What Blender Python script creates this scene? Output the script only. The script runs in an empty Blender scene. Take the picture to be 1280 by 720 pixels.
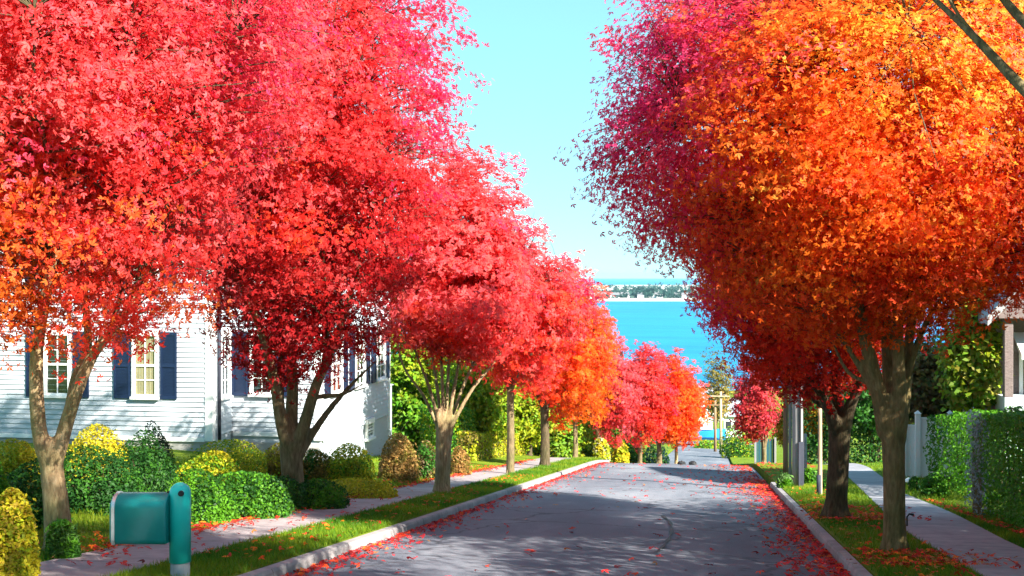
import bpy, bmesh, math, random
import numpy as np
from mathutils import Vector, Matrix, noise

rng = np.random.default_rng(7)
random.seed(7)
R = math.radians
scene = bpy.context.scene
col = scene.collection

# ------------------------------------------------------------------ camera model
F = 1500.0            # focal length in photo pixels (1280 wide)
TH = math.atan(250 / 1500.0)
CT, ST = math.cos(TH), math.sin(TH)
EYE = 1.6
HOR = 345.0

def ray(px, py):
    u = (px - 640) / F; v = (py - HOR) / F
    return np.array([-ST + u * CT, CT + u * ST, -v])

def at_t(px, py, t):
    return ray(px, py) * t + np.array([0, 0, EYE])

def depth(p):
    return -p[0] * ST + p[1] * CT

# ------------------------------------------------------------------ terrain
_ys = np.arange(-60, 420.5, 0.5)
_s = np.interp(_ys, [-60, 41, 47, 88, 98, 150, 172, 420], [.12, .12, .155, .155, .115, .115, .05, .05])
_z = np.concatenate([[0], -np.cumsum((_s[1:] + _s[:-1]) * .25)])
_z = _z - np.interp(0, _ys, _z)
def prof(y):
    return np.interp(y, _ys, _z)
XL, XR = -4.08, 1.42          # kerb faces
KW = 0.12
def swl(y): return np.interp(y, [0, 17, 37, 60], [2.57, 2.57, 3.88, 4.6])
def swr(y): return np.interp(y, [0, 15, 21, 26, 33, 40, 60], [3.55, 3.6, 3.93, 3.97, 4.5, 5.0, 5.7])
def zg(x, y):
    """height of the lawn surface"""
    x = np.asarray(x, float)
    b = prof(y)
    left = .14 + .03 * np.clip((XL - x) / 1.4, 0, 1) + .085 * np.clip(-6.3 - x, 0, 7)
    right = .14 + .03 * np.clip((x - XR) / 1.3, 0, 1) + .06 * np.clip(x - 4.2, 0, 8)
    h = np.where(x < -1.5, left, right)
    h = np.where((x > XL - .01) & (x < XR + .01), 0.0, h)
    return b + h
def G(px, py):
    """first point where the pixel's ray meets the ground"""
    d = ray(px, py); o = np.array([0, 0, EYE])
    lo = 2.0
    for t in np.arange(2, 400, .25):
        p = o + d * t
        if p[2] < float(zg(p[0], p[1])):
            return p
    return o + d * 300
def atY(px, Y):
    d = ray(px, HOR); t = Y / d[1]
    x = d[0] * t
    return np.array([x, Y, float(zg(x, Y))])

# ------------------------------------------------------------------ materials
def new_mat(name):
    m = bpy.data.materials.new(name); m.use_nodes = True
    nt = m.node_tree; nt.nodes.clear()
    out = nt.nodes.new('ShaderNodeOutputMaterial')
    b = nt.nodes.new('ShaderNodeBsdfPrincipled')
    nt.links.new(b.outputs[0], out.inputs[0])
    return m, nt, b, out
def N(nt, t, **kw):
    n = nt.nodes.new(t)
    for k, v in kw.items():
        if hasattr(n, k): setattr(n, k, v)
        else: n.inputs[k].default_value = v
    return n
def ramp(nt, fac, stops):
    r = nt.nodes.new('ShaderNodeValToRGB')
    e = r.color_ramp.elements
    while len(e) < len(stops): e.new(.5)
    for i, (p, c) in enumerate(stops):
        e[i].position = p; e[i].color = (*c, 1)
    nt.links.new(fac, r.inputs[0])
    return r
def noisy(name, c1, c2, scale=4, rough=.8, detail=6, bump=0.0, bscale=None, stretch=(1, 1, 1), spec=.3, c3=None, metallic=0):
    m, nt, b, out = new_mat(name)
    tc = N(nt, 'ShaderNodeTexCoord')
    mp = N(nt, 'ShaderNodeMapping'); mp.inputs['Scale'].default_value = stretch
    nt.links.new(tc.outputs['Object'], mp.inputs[0])
    n = N(nt, 'ShaderNodeTexNoise', Scale=scale, Detail=detail, Roughness=.6)
    nt.links.new(mp.outputs[0], n.inputs['Vector'])
    st = [(.3, c1), (.7, c2)] if c3 is None else [(.28, c1), (.5, c2), (.72, c3)]
    r = ramp(nt, n.outputs['Fac'], st)
    nt.links.new(r.outputs[0], b.inputs['Base Color'])
    b.inputs['Roughness'].default_value = rough
    b.inputs['Specular IOR Level'].default_value = spec
    b.inputs['Metallic'].default_value = metallic
    if bump:
        n2 = N(nt, 'ShaderNodeTexNoise', Scale=bscale or scale * 4, Detail=8, Roughness=.65)
        nt.links.new(mp.outputs[0], n2.inputs['Vector'])
        bp = N(nt, 'ShaderNodeBump', Strength=1.0, Distance=bump)
        nt.links.new(n2.outputs['Fac'], bp.inputs['Height'])
        nt.links.new(bp.outputs[0], b.inputs['Normal'])
    return m
def leaf_mat(name, trans=.4, rough=.55, spec=.25):
    m, nt, b, out = new_mat(name)
    a = N(nt, 'ShaderNodeAttribute'); a.attribute_name = 'Col'
    nt.links.new(a.outputs['Color'], b.inputs['Base Color'])
    b.inputs['Roughness'].default_value = rough
    b.inputs['Specular IOR Level'].default_value = spec
    tr = N(nt, 'ShaderNodeBsdfTranslucent')
    nt.links.new(a.outputs['Color'], tr.inputs[0])
    mx = N(nt, 'ShaderNodeMixShader'); mx.inputs[0].default_value = trans
    nt.links.new(b.outputs[0], mx.inputs[1]); nt.links.new(tr.outputs[0], mx.inputs[2])
    nt.links.new(mx.outputs[0], out.inputs[0])
    return m
def bark_mat(name, c1, c2, c3, bump=.02):
    m, nt, b, out = new_mat(name)
    tc = N(nt, 'ShaderNodeTexCoord')
    mp = N(nt, 'ShaderNodeMapping'); mp.inputs['Scale'].default_value = (1, 1, .22)
    nt.links.new(tc.outputs['Object'], mp.inputs[0])
    n = N(nt, 'ShaderNodeTexNoise', Scale=26, Detail=8, Roughness=.7)
    nt.links.new(mp.outputs[0], n.inputs['Vector'])
    n3 = N(nt, 'ShaderNodeTexNoise', Scale=3, Detail=3)
    nt.links.new(tc.outputs['Object'], n3.inputs['Vector'])
    r = ramp(nt, n.outputs['Fac'], [(.33, c1), (.52, c2), (.7, c3)])
    r2 = ramp(nt, n3.outputs['Fac'], [(.35, (.75, .8, .62)), (.65, (1.1, 1.0, .95))])
    mx = N(nt, 'ShaderNodeMix', data_type='RGBA', blend_type='MULTIPLY'); mx.inputs[0].default_value = 1
    nt.links.new(r.outputs[0], mx.inputs[6]); nt.links.new(r2.outputs[0], mx.inputs[7])
    nt.links.new(mx.outputs[2], b.inputs['Base Color'])
    b.inputs['Roughness'].default_value = .85; b.inputs['Specular IOR Level'].default_value = .2
    bp = N(nt, 'ShaderNodeBump', Strength=1.0, Distance=bump)
    nt.links.new(n.outputs['Fac'], bp.inputs['Height']); nt.links.new(bp.outputs[0], b.inputs['Normal'])
    return m
def plain(name, c, rough=.5, spec=.4, metallic=0, var=.12):
    c1 = tuple(max(0, x * (1 - var)) for x in c); c2 = tuple(min(1, x * (1 + var)) for x in c)
    return noisy(name, c1, c2, scale=5, rough=rough, spec=spec, metallic=metallic, bump=.0006, bscale=60)

M = {}
M['leaf'] = leaf_mat('autumn_leaf', .58)
M['green_leaf'] = leaf_mat('green_leaf', .4)
M['ground_leaf'] = leaf_mat('fallen_leaf', .1, .7)
M['bark_pale'] = bark_mat('pale_bark', (.20, .13, .075), (.36, .27, .16), (.50, .40, .27))
M['bark'] = bark_mat('brown_bark', (.10, .075, .045), (.19, .15, .09), (.29, .24, .15))
M['bark_olive'] = bark_mat('olive_bark', (.11, .085, .04), (.21, .16, .08), (.32, .245, .13))
M['bark_dark'] = bark_mat('dark_bark', (.05, .04, .025), (.10, .08, .05), (.16, .13, .085))
M['grass'] = noisy('grass_ground', (.05, .13, .008), (.14, .20, .012), scale=1.3, rough=.95, bump=.03, bscale=40, c3=(.20, .26, .018), spec=.1)
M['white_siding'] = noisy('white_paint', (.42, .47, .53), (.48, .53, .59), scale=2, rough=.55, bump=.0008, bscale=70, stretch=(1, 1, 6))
M['white_trim'] = plain('white_trim_paint', (.82, .83, .84), .45, var=.04)
M['navy'] = plain('navy_paint', (.006, .016, .048), .45)
M['roof'] = noisy('grey_shingle', (.12, .12, .13), (.22, .22, .24), scale=14, rough=.9, bump=.01, bscale=50)
M['found'] = noisy('concrete_foundation', (.32, .31, .3), (.42, .41, .4), scale=6, rough=.9, bump=.004)
M['curtain'] = noisy('cream_curtain', (.40, .30, .17), (.55, .43, .27), scale=3, rough=.9, stretch=(5, 5, .4))
M['dark_room'] = plain('dark_interior', (.02, .025, .03), .8)
M['concrete'] = noisy('kerb_concrete', (.28, .26, .26), (.46, .44, .44), scale=5, rough=.9, bump=.006, bscale=60)
M['teal'] = noisy('teal_paint', (.004, .19, .185), (.007, .26, .25), scale=3, rough=.32, spec=.5, bump=.0005, bscale=40)
M['teal_bright'] = noisy('turquoise_paint', (.012, .50, .46), (.02, .58, .53), scale=3, rough=.3, spec=.5, bump=.0005, bscale=40)
M['metal'] = plain('galvanised_metal', (.62, .64, .66), .35, .5, .6)
M['black'] = plain('black_rubber', (.015, .015, .018), .6)
M['wood_grey'] = noisy('weathered_wood', (.17, .17, .18), (.30, .30, .31), scale=9, rough=.9, bump=.006, bscale=30, stretch=(1, 1, .08))
M['wood_brown'] = noisy('brown_wood', (.17, .10, .06), (.30, .19, .11), scale=9, rough=.9, bump=.006, bscale=30, stretch=(1, 1, .08))
M['wood_tan'] = noisy('tan_wood', (.34, .25, .16), (.48, .37, .25), scale=9, rough=.9, bump=.004, bscale=30, stretch=(1, 1, .08))
M['wood_dark'] = noisy('dark_wood', (.025, .03, .05), (.05, .055, .08), scale=9, rough=.8, bump=.004, stretch=(1, 1, .08))
M['vinyl'] = plain('white_vinyl', (.82, .85, .87), .4, var=.03)
M['teal_board'] = noisy('teal_board', (.012, .06, .085), (.02, .09, .12), scale=6, rough=.8, bump=.004, stretch=(1, 1, .1))
M['shingle'] = noisy('brown_shingle', (.15, .115, .115), (.23, .18, .18), scale=10, rough=.9, bump=.012, bscale=24, stretch=(1, 1, 3))
M['blue_roof'] = noisy('slate_roof', (.22, .25, .30), (.32, .35, .41), scale=9, rough=.8, bump=.01, bscale=30)
M['white_wall'] = plain('white_wall', (.74, .76, .78), .7, var=.05)
M['boat_blue'] = plain('blue_hull', (.02, .28, .62), .4)
M['sand'] = noisy('pale_sand', (.36, .36, .34), (.48, .47, .45), scale=.05, rough=.95)
M['marsh'] = noisy('salt_marsh', (.26, .27, .24), (.46, .44, .42), scale=.012, rough=.95)
M['stone'] = noisy('grey_stone', (.25, .25, .26), (.42, .42, .43), scale=8, rough=.9, bump=.01)

def glass_mat():
    m, nt, b, out = new_mat('window_glass')
    g = N(nt, 'ShaderNodeBsdfGlossy'); g.inputs['Roughness'].default_value = .03
    g.inputs['Color'].default_value = (.9, .95, 1, 1)
    t = N(nt, 'ShaderNodeBsdfTransparent'); t.inputs[0].default_value = (.86, .9, .9, 1)
    lw = N(nt, 'ShaderNodeLayerWeight', Blend=.5)
    pw = N(nt, 'ShaderNodeMath', operation='POWER'); pw.inputs[1].default_value = 4
    nt.links.new(lw.outputs['Facing'], pw.inputs[0])
    f = N(nt, 'ShaderNodeMath', operation='MULTIPLY_ADD'); f.inputs[1].default_value = .7; f.inputs[2].default_value = .06
    nt.links.new(pw.outputs[0], f.inputs[0])
    mx = N(nt, 'ShaderNodeMixShader')
    nt.links.new(f.outputs[0], mx.inputs[0]); nt.links.new(t.outputs[0], mx.inputs[1]); nt.links.new(g.outputs[0], mx.inputs[2])
    nt.links.new(mx.outputs[0], out.inputs[0]); nt.nodes.remove(b)
    return m
M['glass'] = glass_mat()

def asphalt_mat():
    m, nt, b, out = new_mat('asphalt')
    tc = N(nt, 'ShaderNodeTexCoord')
    big = N(nt, 'ShaderNodeTexNoise', Scale=.5, Detail=5, Roughness=.6)
    mp = N(nt, 'ShaderNodeMapping'); mp.inputs['Scale'].default_value = (1, .3, 1)
    nt.links.new(tc.outputs['Object'], mp.inputs[0]); nt.links.new(mp.outputs[0], big.inputs['Vector'])
    fine = N(nt, 'ShaderNodeTexNoise', Scale=70, Detail=5, Roughness=.8)
    nt.links.new(tc.outputs['Object'], fine.inputs['Vector'])
    r1 = ramp(nt, big.outputs['Fac'], [(.28, (.108, .120, .158)), (.52, (.155, .168, .208)), (.70, (.26, .27, .31))])
    r2 = ramp(nt, fine.outputs['Fac'], [(.3, (.6, .6, .6)), (.7, (1.35, 1.35, 1.35))])
    mx = N(nt, 'ShaderNodeMix', data_type='RGBA', blend_type='MULTIPLY'); mx.inputs[0].default_value = 1
    nt.links.new(r1.outputs[0], mx.inputs[6]); nt.links.new(r2.outputs[0], mx.inputs[7])
    # hairline cracks
    vo = N(nt, 'ShaderNodeTexVoronoi', Scale=.33); vo.feature = 'DISTANCE_TO_EDGE'
    wn = N(nt, 'ShaderNodeTexNoise', Scale=1.3, Detail=6)
    nt.links.new(tc.outputs['Object'], wn.inputs['Vector'])
    ad = N(nt, 'ShaderNodeMix', data_type='RGBA', blend_type='LINEAR_LIGHT'); ad.inputs[0].default_value = .5
    nt.links.new(tc.outputs['Object'], ad.inputs[6]); nt.links.new(wn.outputs['Color'], ad.inputs[7])
    nt.links.new(ad.outputs[2], vo.inputs['Vector'])
    rc = ramp(nt, vo.outputs['Distance'], [(.0, (.35, .35, .35)), (.014, (1, 1, 1))])
    mx2 = N(nt, 'ShaderNodeMix', data_type='RGBA', blend_type='MULTIPLY'); mx2.inputs[0].default_value = .8
    nt.links.new(mx.outputs[2], mx2.inputs[6]); nt.links.new(rc.outputs[0], mx2.inputs[7])
    nt.links.new(mx2.outputs[2], b.inputs['Base Color'])
    b.inputs['Roughness'].default_value = .85; b.inputs['Specular IOR Level'].default_value = .25
    bp = N(nt, 'ShaderNodeBump', Strength=.7, Distance=.008)
    nt.links.new(fine.outputs['Fac'], bp.inputs['Height']); nt.links.new(bp.outputs[0], b.inputs['Normal'])
    return m
M['asphalt'] = asphalt_mat()

def slab_mat(name, c1, c2, c3, pitch):
    """concrete flags with a joint every `pitch` metres along Y"""
    m, nt, b, out = new_mat(name)
    tc = N(nt, 'ShaderNodeTexCoord')
    sx = N(nt, 'ShaderNodeSeparateXYZ'); nt.links.new(tc.outputs['Object'], sx.inputs[0])
    dv = N(nt, 'ShaderNodeMath', operation='DIVIDE'); dv.inputs[1].default_value = pitch
    nt.links.new(sx.outputs[1], dv.inputs[0])
    fr = N(nt, 'ShaderNodeMath', operation='FRACT'); nt.links.new(dv.outputs[0], fr.inputs[0])
    fl = N(nt, 'ShaderNodeMath', operation='FLOOR'); nt.links.new(dv.outputs[0], fl.inputs[0])
    wn = N(nt, 'ShaderNodeTexWhiteNoise'); wn.noise_dimensions = '1D'; nt.links.new(fl.outputs[0], wn.inputs['W'])
    n = N(nt, 'ShaderNodeTexNoise', Scale=3, Detail=8, Roughness=.7); nt.links.new(tc.outputs['Object'], n.inputs['Vector'])
    r = ramp(nt, n.outputs['Fac'], [(.3, c1), (.5, c2), (.72, c3)])
    rw = ramp(nt, wn.outputs['Value'], [(0, (.84, .84, .84)), (1, (1.1, 1.1, 1.1))])
    mx = N(nt, 'ShaderNodeMix', data_type='RGBA', blend_type='MULTIPLY'); mx.inputs[0].default_value = 1
    nt.links.new(r.outputs[0], mx.inputs[6]); nt.links.new(rw.outputs[0], mx.inputs[7])
    rj = ramp(nt, fr.outputs[0], [(0, (.3, .3, .3)), (.018, (1, 1, 1))])
    mx2 = N(nt, 'ShaderNodeMix', data_type='RGBA', blend_type='MULTIPLY'); mx2.inputs[0].default_value = 1
    nt.links.new(mx.outputs[2], mx2.inputs[6]); nt.links.new(rj.outputs[0], mx2.inputs[7])
    nt.links.new(mx2.outputs[2], b.inputs['Base Color'])
    b.inputs['Roughness'].default_value = .9; b.inputs['Specular IOR Level'].default_value = .2
    n2 = N(nt, 'ShaderNodeTexNoise', Scale=90, Detail=4); nt.links.new(tc.outputs['Object'], n2.inputs['Vector'])
    bp = N(nt, 'ShaderNodeBump', Strength=.5, Distance=.004)
    nt.links.new(n2.outputs['Fac'], bp.inputs['Height']); nt.links.new(bp.outputs[0], b.inputs['Normal'])
    return m
M['flags_left'] = slab_mat('pink_grey_flags', (.25, .215, .225), (.33, .285, .30), (.40, .35, .37), 1.3)
M['kerb'] = slab_mat('kerb_stone', (.22, .21, .21), (.31, .29, .30), (.39, .37, .37), 1.2)
M['flags_right'] = slab_mat('blue_grey_flags', (.22, .22, .26), (.30, .30, .34), (.37, .37, .42), 1.5)

def sea_mat():
    m, nt, b, out = new_mat('sea_water')
    tc = N(nt, 'ShaderNodeTexCoord')
    mp = N(nt, 'ShaderNodeMapping'); mp.inputs['Scale'].default_value = (.012, .05, 1)
    nt.links.new(tc.outputs['Object'], mp.inputs[0])
    n = N(nt, 'ShaderNodeTexNoise', Scale=1, Detail=6, Roughness=.6); nt.links.new(mp.outputs[0], n.inputs['Vector'])
    r = ramp(nt, n.outputs['Fac'], [(.3, (.0, .15, .36)), (.7, (.005, .225, .46))])
    nt.links.new(r.outputs[0], b.inputs['Base Color'])
    b.inputs['Roughness'].default_value = .4; b.inputs['Specular IOR Level'].default_value = .12
    n2 = N(nt, 'ShaderNodeTexNoise', Scale=8, Detail=5); nt.links.new(mp.outputs[0], n2.inputs['Vector'])
    bp = N(nt, 'ShaderNodeBump', Strength=.6, Distance=1.0)
    nt.links.new(n2.outputs['Fac'], bp.inputs['Height']); nt.links.new(bp.outputs[0], b.inputs['Normal'])
    return m
M['sea'] = sea_mat()

# ------------------------------------------------------------------ object helpers
def setp(o, label=None, cat=None, group=None, kind=None):
    if label: o['label'] = label
    if cat: o['category'] = cat
    if group: o['group'] = group
    if kind: o['kind'] = kind
    return o
def empty(name, loc, label, cat, group=None, rotz=0):
    o = bpy.data.objects.new(name, None); col.objects.link(o)
    o.location = loc; o.rotation_euler = (0, 0, rotz); o.empty_display_size = .2
    return setp(o, label, cat, group)

def origin_of(parent):
    v = np.zeros(3)
    while parent is not None:
        v = v + np.array(parent.location); parent = parent.parent
    return v

class MB:
    """collects shapes in world coordinates, then links them as one mesh object"""
    def __init__(s): s.v = []; s.f = []
    def add(s, verts, faces):
        o = len(s.v); s.v += [tuple(map(float, q)) for q in verts]
        s.f += [tuple(i + o for i in f) for f in faces]
    def box(s, a, b):
        x0, y0, z0 = a; x1, y1, z1 = b
        s.add([(x0, y0, z0), (x1, y0, z0), (x1, y1, z0), (x0, y1, z0), (x0, y0, z1), (x1, y0, z1), (x1, y1, z1), (x0, y1, z1)],
              [(0, 3, 2, 1), (4, 5, 6, 7), (0, 1, 5, 4), (1, 2, 6, 5), (2, 3, 7, 6), (3, 0, 4, 7)])
    def tube(s, pts, rad, n=8, cap=True, wob=0.0, seed=0):
        pts = [np.asarray(p, float) for p in pts]
        k = len(pts)
        if not hasattr(rad, '__len__'): rad = [rad] * k
        up = np.array([.31, .95, .02])
        vs = []
        for i, p in enumerate(pts):
            t = pts[min(i + 1, k - 1)] - pts[max(i - 1, 0)]
            t = t / (np.linalg.norm(t) + 1e-9)
            a = np.cross(t, up); a /= (np.linalg.norm(a) + 1e-9); b = np.cross(t, a)
            for j in range(n):
                an = 2 * math.pi * j / n
                rr = rad[i]
                if wob: rr *= 1 + wob * math.sin(3 * an + seed + i * .25) + wob * .7 * math.sin(5 * an + 2 * seed + i * .13)
                vs.append(p + rr * (math.cos(an) * a + math.sin(an) * b))
        fs = []
        for i in range(k - 1):
            for j in range(n):
                fs.append((i * n + j, i * n + (j + 1) % n, (i + 1) * n + (j + 1) % n, (i + 1) * n + j))
        if cap:
            fs.append(tuple(range(n))[::-1]); fs.append(tuple((k - 1) * n + j for j in range(n)))
        s.add(vs, fs)
    def prism(s, poly, axis, a, b):
        """poly of 2-D points extruded along axis ('x','y','z') from a to b"""
        n = len(poly); vs = []
        for q in (a, b):
            for (p0, p1) in poly:
                vs.append({'x': (q, p0, p1), 'y': (p0, q, p1), 'z': (p0, p1, q)}[axis])
        fs = [tuple(range(n)), tuple(range(n, 2 * n))[::-1]]
        for i in range(n):
            j = (i + 1) % n; fs.append((i, i + n, j + n, j))
        s.add(vs, fs)
    def build(s, name, mat, parent=None, smooth=False, bevel=0, fix=True):
        me = bpy.data.meshes.new(name)
        o0 = origin_of(parent)
        me.from_pydata([tuple(np.array(q) - o0) for q in s.v], [], s.f)
        if fix:
            bm = bmesh.new(); bm.from_mesh(me); bmesh.ops.recalc_face_normals(bm, faces=bm.faces); bm.to_mesh(me); bm.free()
        me.materials.append(mat)
        if smooth: me.polygons.foreach_set('use_smooth', [True] * len(me.polygons))
        o = bpy.data.objects.new(name, me); col.objects.link(o)
        if parent is not None: o.parent = parent
        if bevel:
            b = o.modifiers.new('edge', 'BEVEL'); b.width = bevel; b.segments = 2; b.limit_method = 'ANGLE'
        return o

def struct(o): o['kind'] = 'structure'; return o

# ------------------------------------------------------------------ leaves
def _star():
    v = [(0, -.5, 0)]; f = []
    for a, L in ((-52, .80), (0, 1.0), (52, .80)):
        d = np.array([math.sin(R(a)), math.cos(R(a))]); p = np.array([d[1], -d[0]])
        b = np.array([0, -.5])
        i = len(v)
        m1 = b + d * L * .52 + p * .17; m2 = b + d * L * .52 - p * .17; tip = b + d * L
        v += [(m1[0], m1[1], .03), (tip[0], tip[1], -.1), (m2[0], m2[1], .03)]
        f.append((0, i, i + 1, i + 2))
    return np.array(v), np.array(f)
STAR = _star()
DIAM = (np.array([(0, -.5, -.03), (.30, -.02, .05), (0, .5, -.08), (-.30, -.02, .05)]), np.array([(0, 1, 2, 3)]))
LANCE = (np.array([(0, -.5, -.03), (.17, -.05, .04), (0, .6, -.08), (-.17, -.05, .04)]), np.array([(0, 1, 2, 3)]))
BLADE = (np.array([(-.06, 0, 0), (.06, 0, 0), (.045, .1, .5), (0, .3, 1)]), np.array([(0, 1, 2, 3)]))

def unit(a): return a / (np.linalg.norm(a, axis=1, keepdims=True) + 1e-9)

def leaf_mesh(name, P, Nn, S, C, tpl, mat, parent=None, tangent=None):
    tv, tf = tpl
    n = len(P)
    Nn = unit(Nn)
    r = rng.normal(size=(n, 3)) if tangent is None else tangent
    T = unit(np.cross(r, Nn)); B = np.cross(Nn, T)
    V = (P[:, None, :] + S[:, None, None] * (tv[None, :, 0:1] * T[:, None, :] + tv[None, :, 1:2] * B[:, None, :] + tv[None, :, 2:3] * Nn[:, None, :]))
    k = len(tv); V = V.reshape(-1, 3) - origin_of(parent)
    Fc = (np.arange(n)[:, None, None] * k + tf[None]).reshape(-1, 4)
    me = bpy.data.meshes.new(name)
    me.vertices.add(len(V)); me.vertices.foreach_set('co', V.astype(np.float32).ravel())
    me.loops.add(Fc.size); me.loops.foreach_set('vertex_index', Fc.astype(np.int32).ravel())
    me.polygons.add(len(Fc)); me.polygons.foreach_set('loop_start', np.arange(0, Fc.size, 4, dtype=np.int32))
    at = me.attributes.new('Col', 'FLOAT_COLOR', 'POINT')
    CC = np.ones((n, k, 4), np.float32); CC[:, :, :3] = C[:, None, :]
    at.data.foreach_set('color', CC.ravel())
    me.update(calc_edges=True)
    me.materials.append(mat)
    o = bpy.data.objects.new(name, me); col.objects.link(o)
    if parent is not None: o.parent = parent
    return o

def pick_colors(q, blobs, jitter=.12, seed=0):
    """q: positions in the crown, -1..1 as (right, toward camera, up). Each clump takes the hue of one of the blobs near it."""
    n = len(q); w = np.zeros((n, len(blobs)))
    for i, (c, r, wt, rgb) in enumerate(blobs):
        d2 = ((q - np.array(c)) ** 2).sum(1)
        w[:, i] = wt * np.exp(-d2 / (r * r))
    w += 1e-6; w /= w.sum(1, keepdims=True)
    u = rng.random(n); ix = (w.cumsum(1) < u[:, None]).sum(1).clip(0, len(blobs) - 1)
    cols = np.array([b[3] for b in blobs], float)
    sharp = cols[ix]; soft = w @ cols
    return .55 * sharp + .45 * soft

def lobes(dirs, seed, amp):
    """lumpy outline: a few random bumps on the sphere"""
    r = np.random.default_rng(seed)
    k = 26
    cd = unit(r.normal(size=(k, 3))); a = r.uniform(-1, 1, k); sh = r.uniform(6, 20, k)
    return 1 + amp * (a[None] * np.exp(sh[None] * (dirs @ cd.T - 1))).sum(1)

RIGHT = np.array([CT, ST, 0]); FWD = np.array([-ST, CT, 0])

def make_crown(parent, c, rad, nclump, nper, lsize, blobs, tpl, mat, nodes, seed, rc=.42, amp=.28, bottom=1.0, sprays=.12, fill=2.4, partname='crown', flat=.5, jit=.14, top_pow=1.0, shapefn=None):
    global rng
    rng = np.random.default_rng(seed)
    c = np.asarray(c, float); rad = np.asarray(rad, float)
    d = unit(rng.normal(size=(nclump, 3)))
    rr = rng.random(nclump) ** (1 / fill)
    f = lobes(d, seed + 5, amp)
    spray = (rng.random(nclump) < sprays) & (d[:, 2] > -.35)
    rr = np.where(spray, rng.uniform(.98, 1.13, nclump), rr * .97)
    q = d * (rr * f)[:, None]
    q[:, 2] = np.where(q[:, 2] < 0, q[:, 2] * bottom, q[:, 2])
    if shapefn is not None:
        q[:, :2] *= shapefn(q[:, 2])[:, None]
    # q axes are (right, forward, up)
    P = c + q[:, 0:1] * rad[0] * RIGHT + q[:, 1:2] * rad[1] * FWD + q[:, 2:3] * np.array([0, 0, 1.]) * rad[2]
    qc = np.stack([q[:, 0], -q[:, 1], q[:, 2]], 1)
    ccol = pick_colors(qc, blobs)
    outw = unit((P - c) / rad)
    # leaves
    npc = np.where(spray, nper * .45, nper * rng.uniform(.6, 1.4, nclump)).astype(int).clip(3)
    idx = np.repeat(np.arange(nclump), npc); m = len(idx)
    g = rng.normal(size=(m, 3)); g = unit(g) * (rng.random((m, 1)) ** .55)
    rcs = rc * np.where(spray, .75, rng.uniform(.7, 1.3, nclump))
    off = g * rcs[idx][:, None]; off[:, 2] *= flat
    # clumps droop outward
    off[:, 2] -= .25 * (off * outw[idx]).sum(1) * np.abs(1 - outw[idx][:, 2])
    LP = P[idx] + off
    up = np.array([0, 0, 1.])
    Nn = .5 * up + .75 * outw[idx] + .45 * rng.normal(size=(m, 3))
    S = lsize * rng.uniform(.7, 1.25, m)
    C = ccol[idx] * (1 + jit * rng.normal(size=(m, 1))) * (1 + .10 * rng.normal(size=(m, 3)))
    C = C.clip(.002, .95)
    o = leaf_mesh(partname, LP, Nn, S, C, tpl, mat, parent)
    # twigs from the branch nodes to each clump
    tw = MB()
    if nodes is not None and len(nodes):
        nd = np.array(nodes)
        for i in range(0, nclump):
            p = P[i]
            dd = ((nd - p) ** 2 * np.array([1, 1, .6])).sum(1) + 3.0 * np.clip(nd[:, 2] - p[2] + .1, 0, None)
            a = nd[int(np.argmin(dd))]
            L = np.linalg.norm(p - a)
            if L < .05 or L > 1.3: continue
            mid = (a + p) / 2 + np.array([0, 0, .08 * L]) + rng.normal(size=3) * .05 * L
            r0 = min(.016, .005 + .005 * L)
            end = p + (p - mid) * .35
            tw.tube([a, mid, p, end], [r0, r0 * .75, r0 * .5, r0 * .2], n=3, cap=False)
    return o, tw

def bez(p0, p1, p2, p3, n):
    t = np.linspace(0, 1, n)[:, None]
    return (1 - t) ** 3 * p0 + 3 * (1 - t) ** 2 * t * p1 + 3 * (1 - t) * t * t * p2 + t ** 3 * p3
def smoothline(pts, n):
    """Catmull-Rom through pts"""
    P = [np.asarray(p, float) for p in pts]; P = [2 * P[0] - P[1]] + P + [2 * P[-1] - P[-2]]
    out = []; segs = len(P) - 3; per = max(2, n // segs)
    for i in range(segs):
        a, b, c, d = P[i:i + 4]
        for k in range(per):
            t = k / per
            out.append(.5 * ((2 * b) + (-a + c) * t + (2 * a - 5 * b + 4 * c - d) * t * t + (-a + 3 * b - 3 * c + d) * t ** 3))
    out.append(P[-2]); return out

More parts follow.
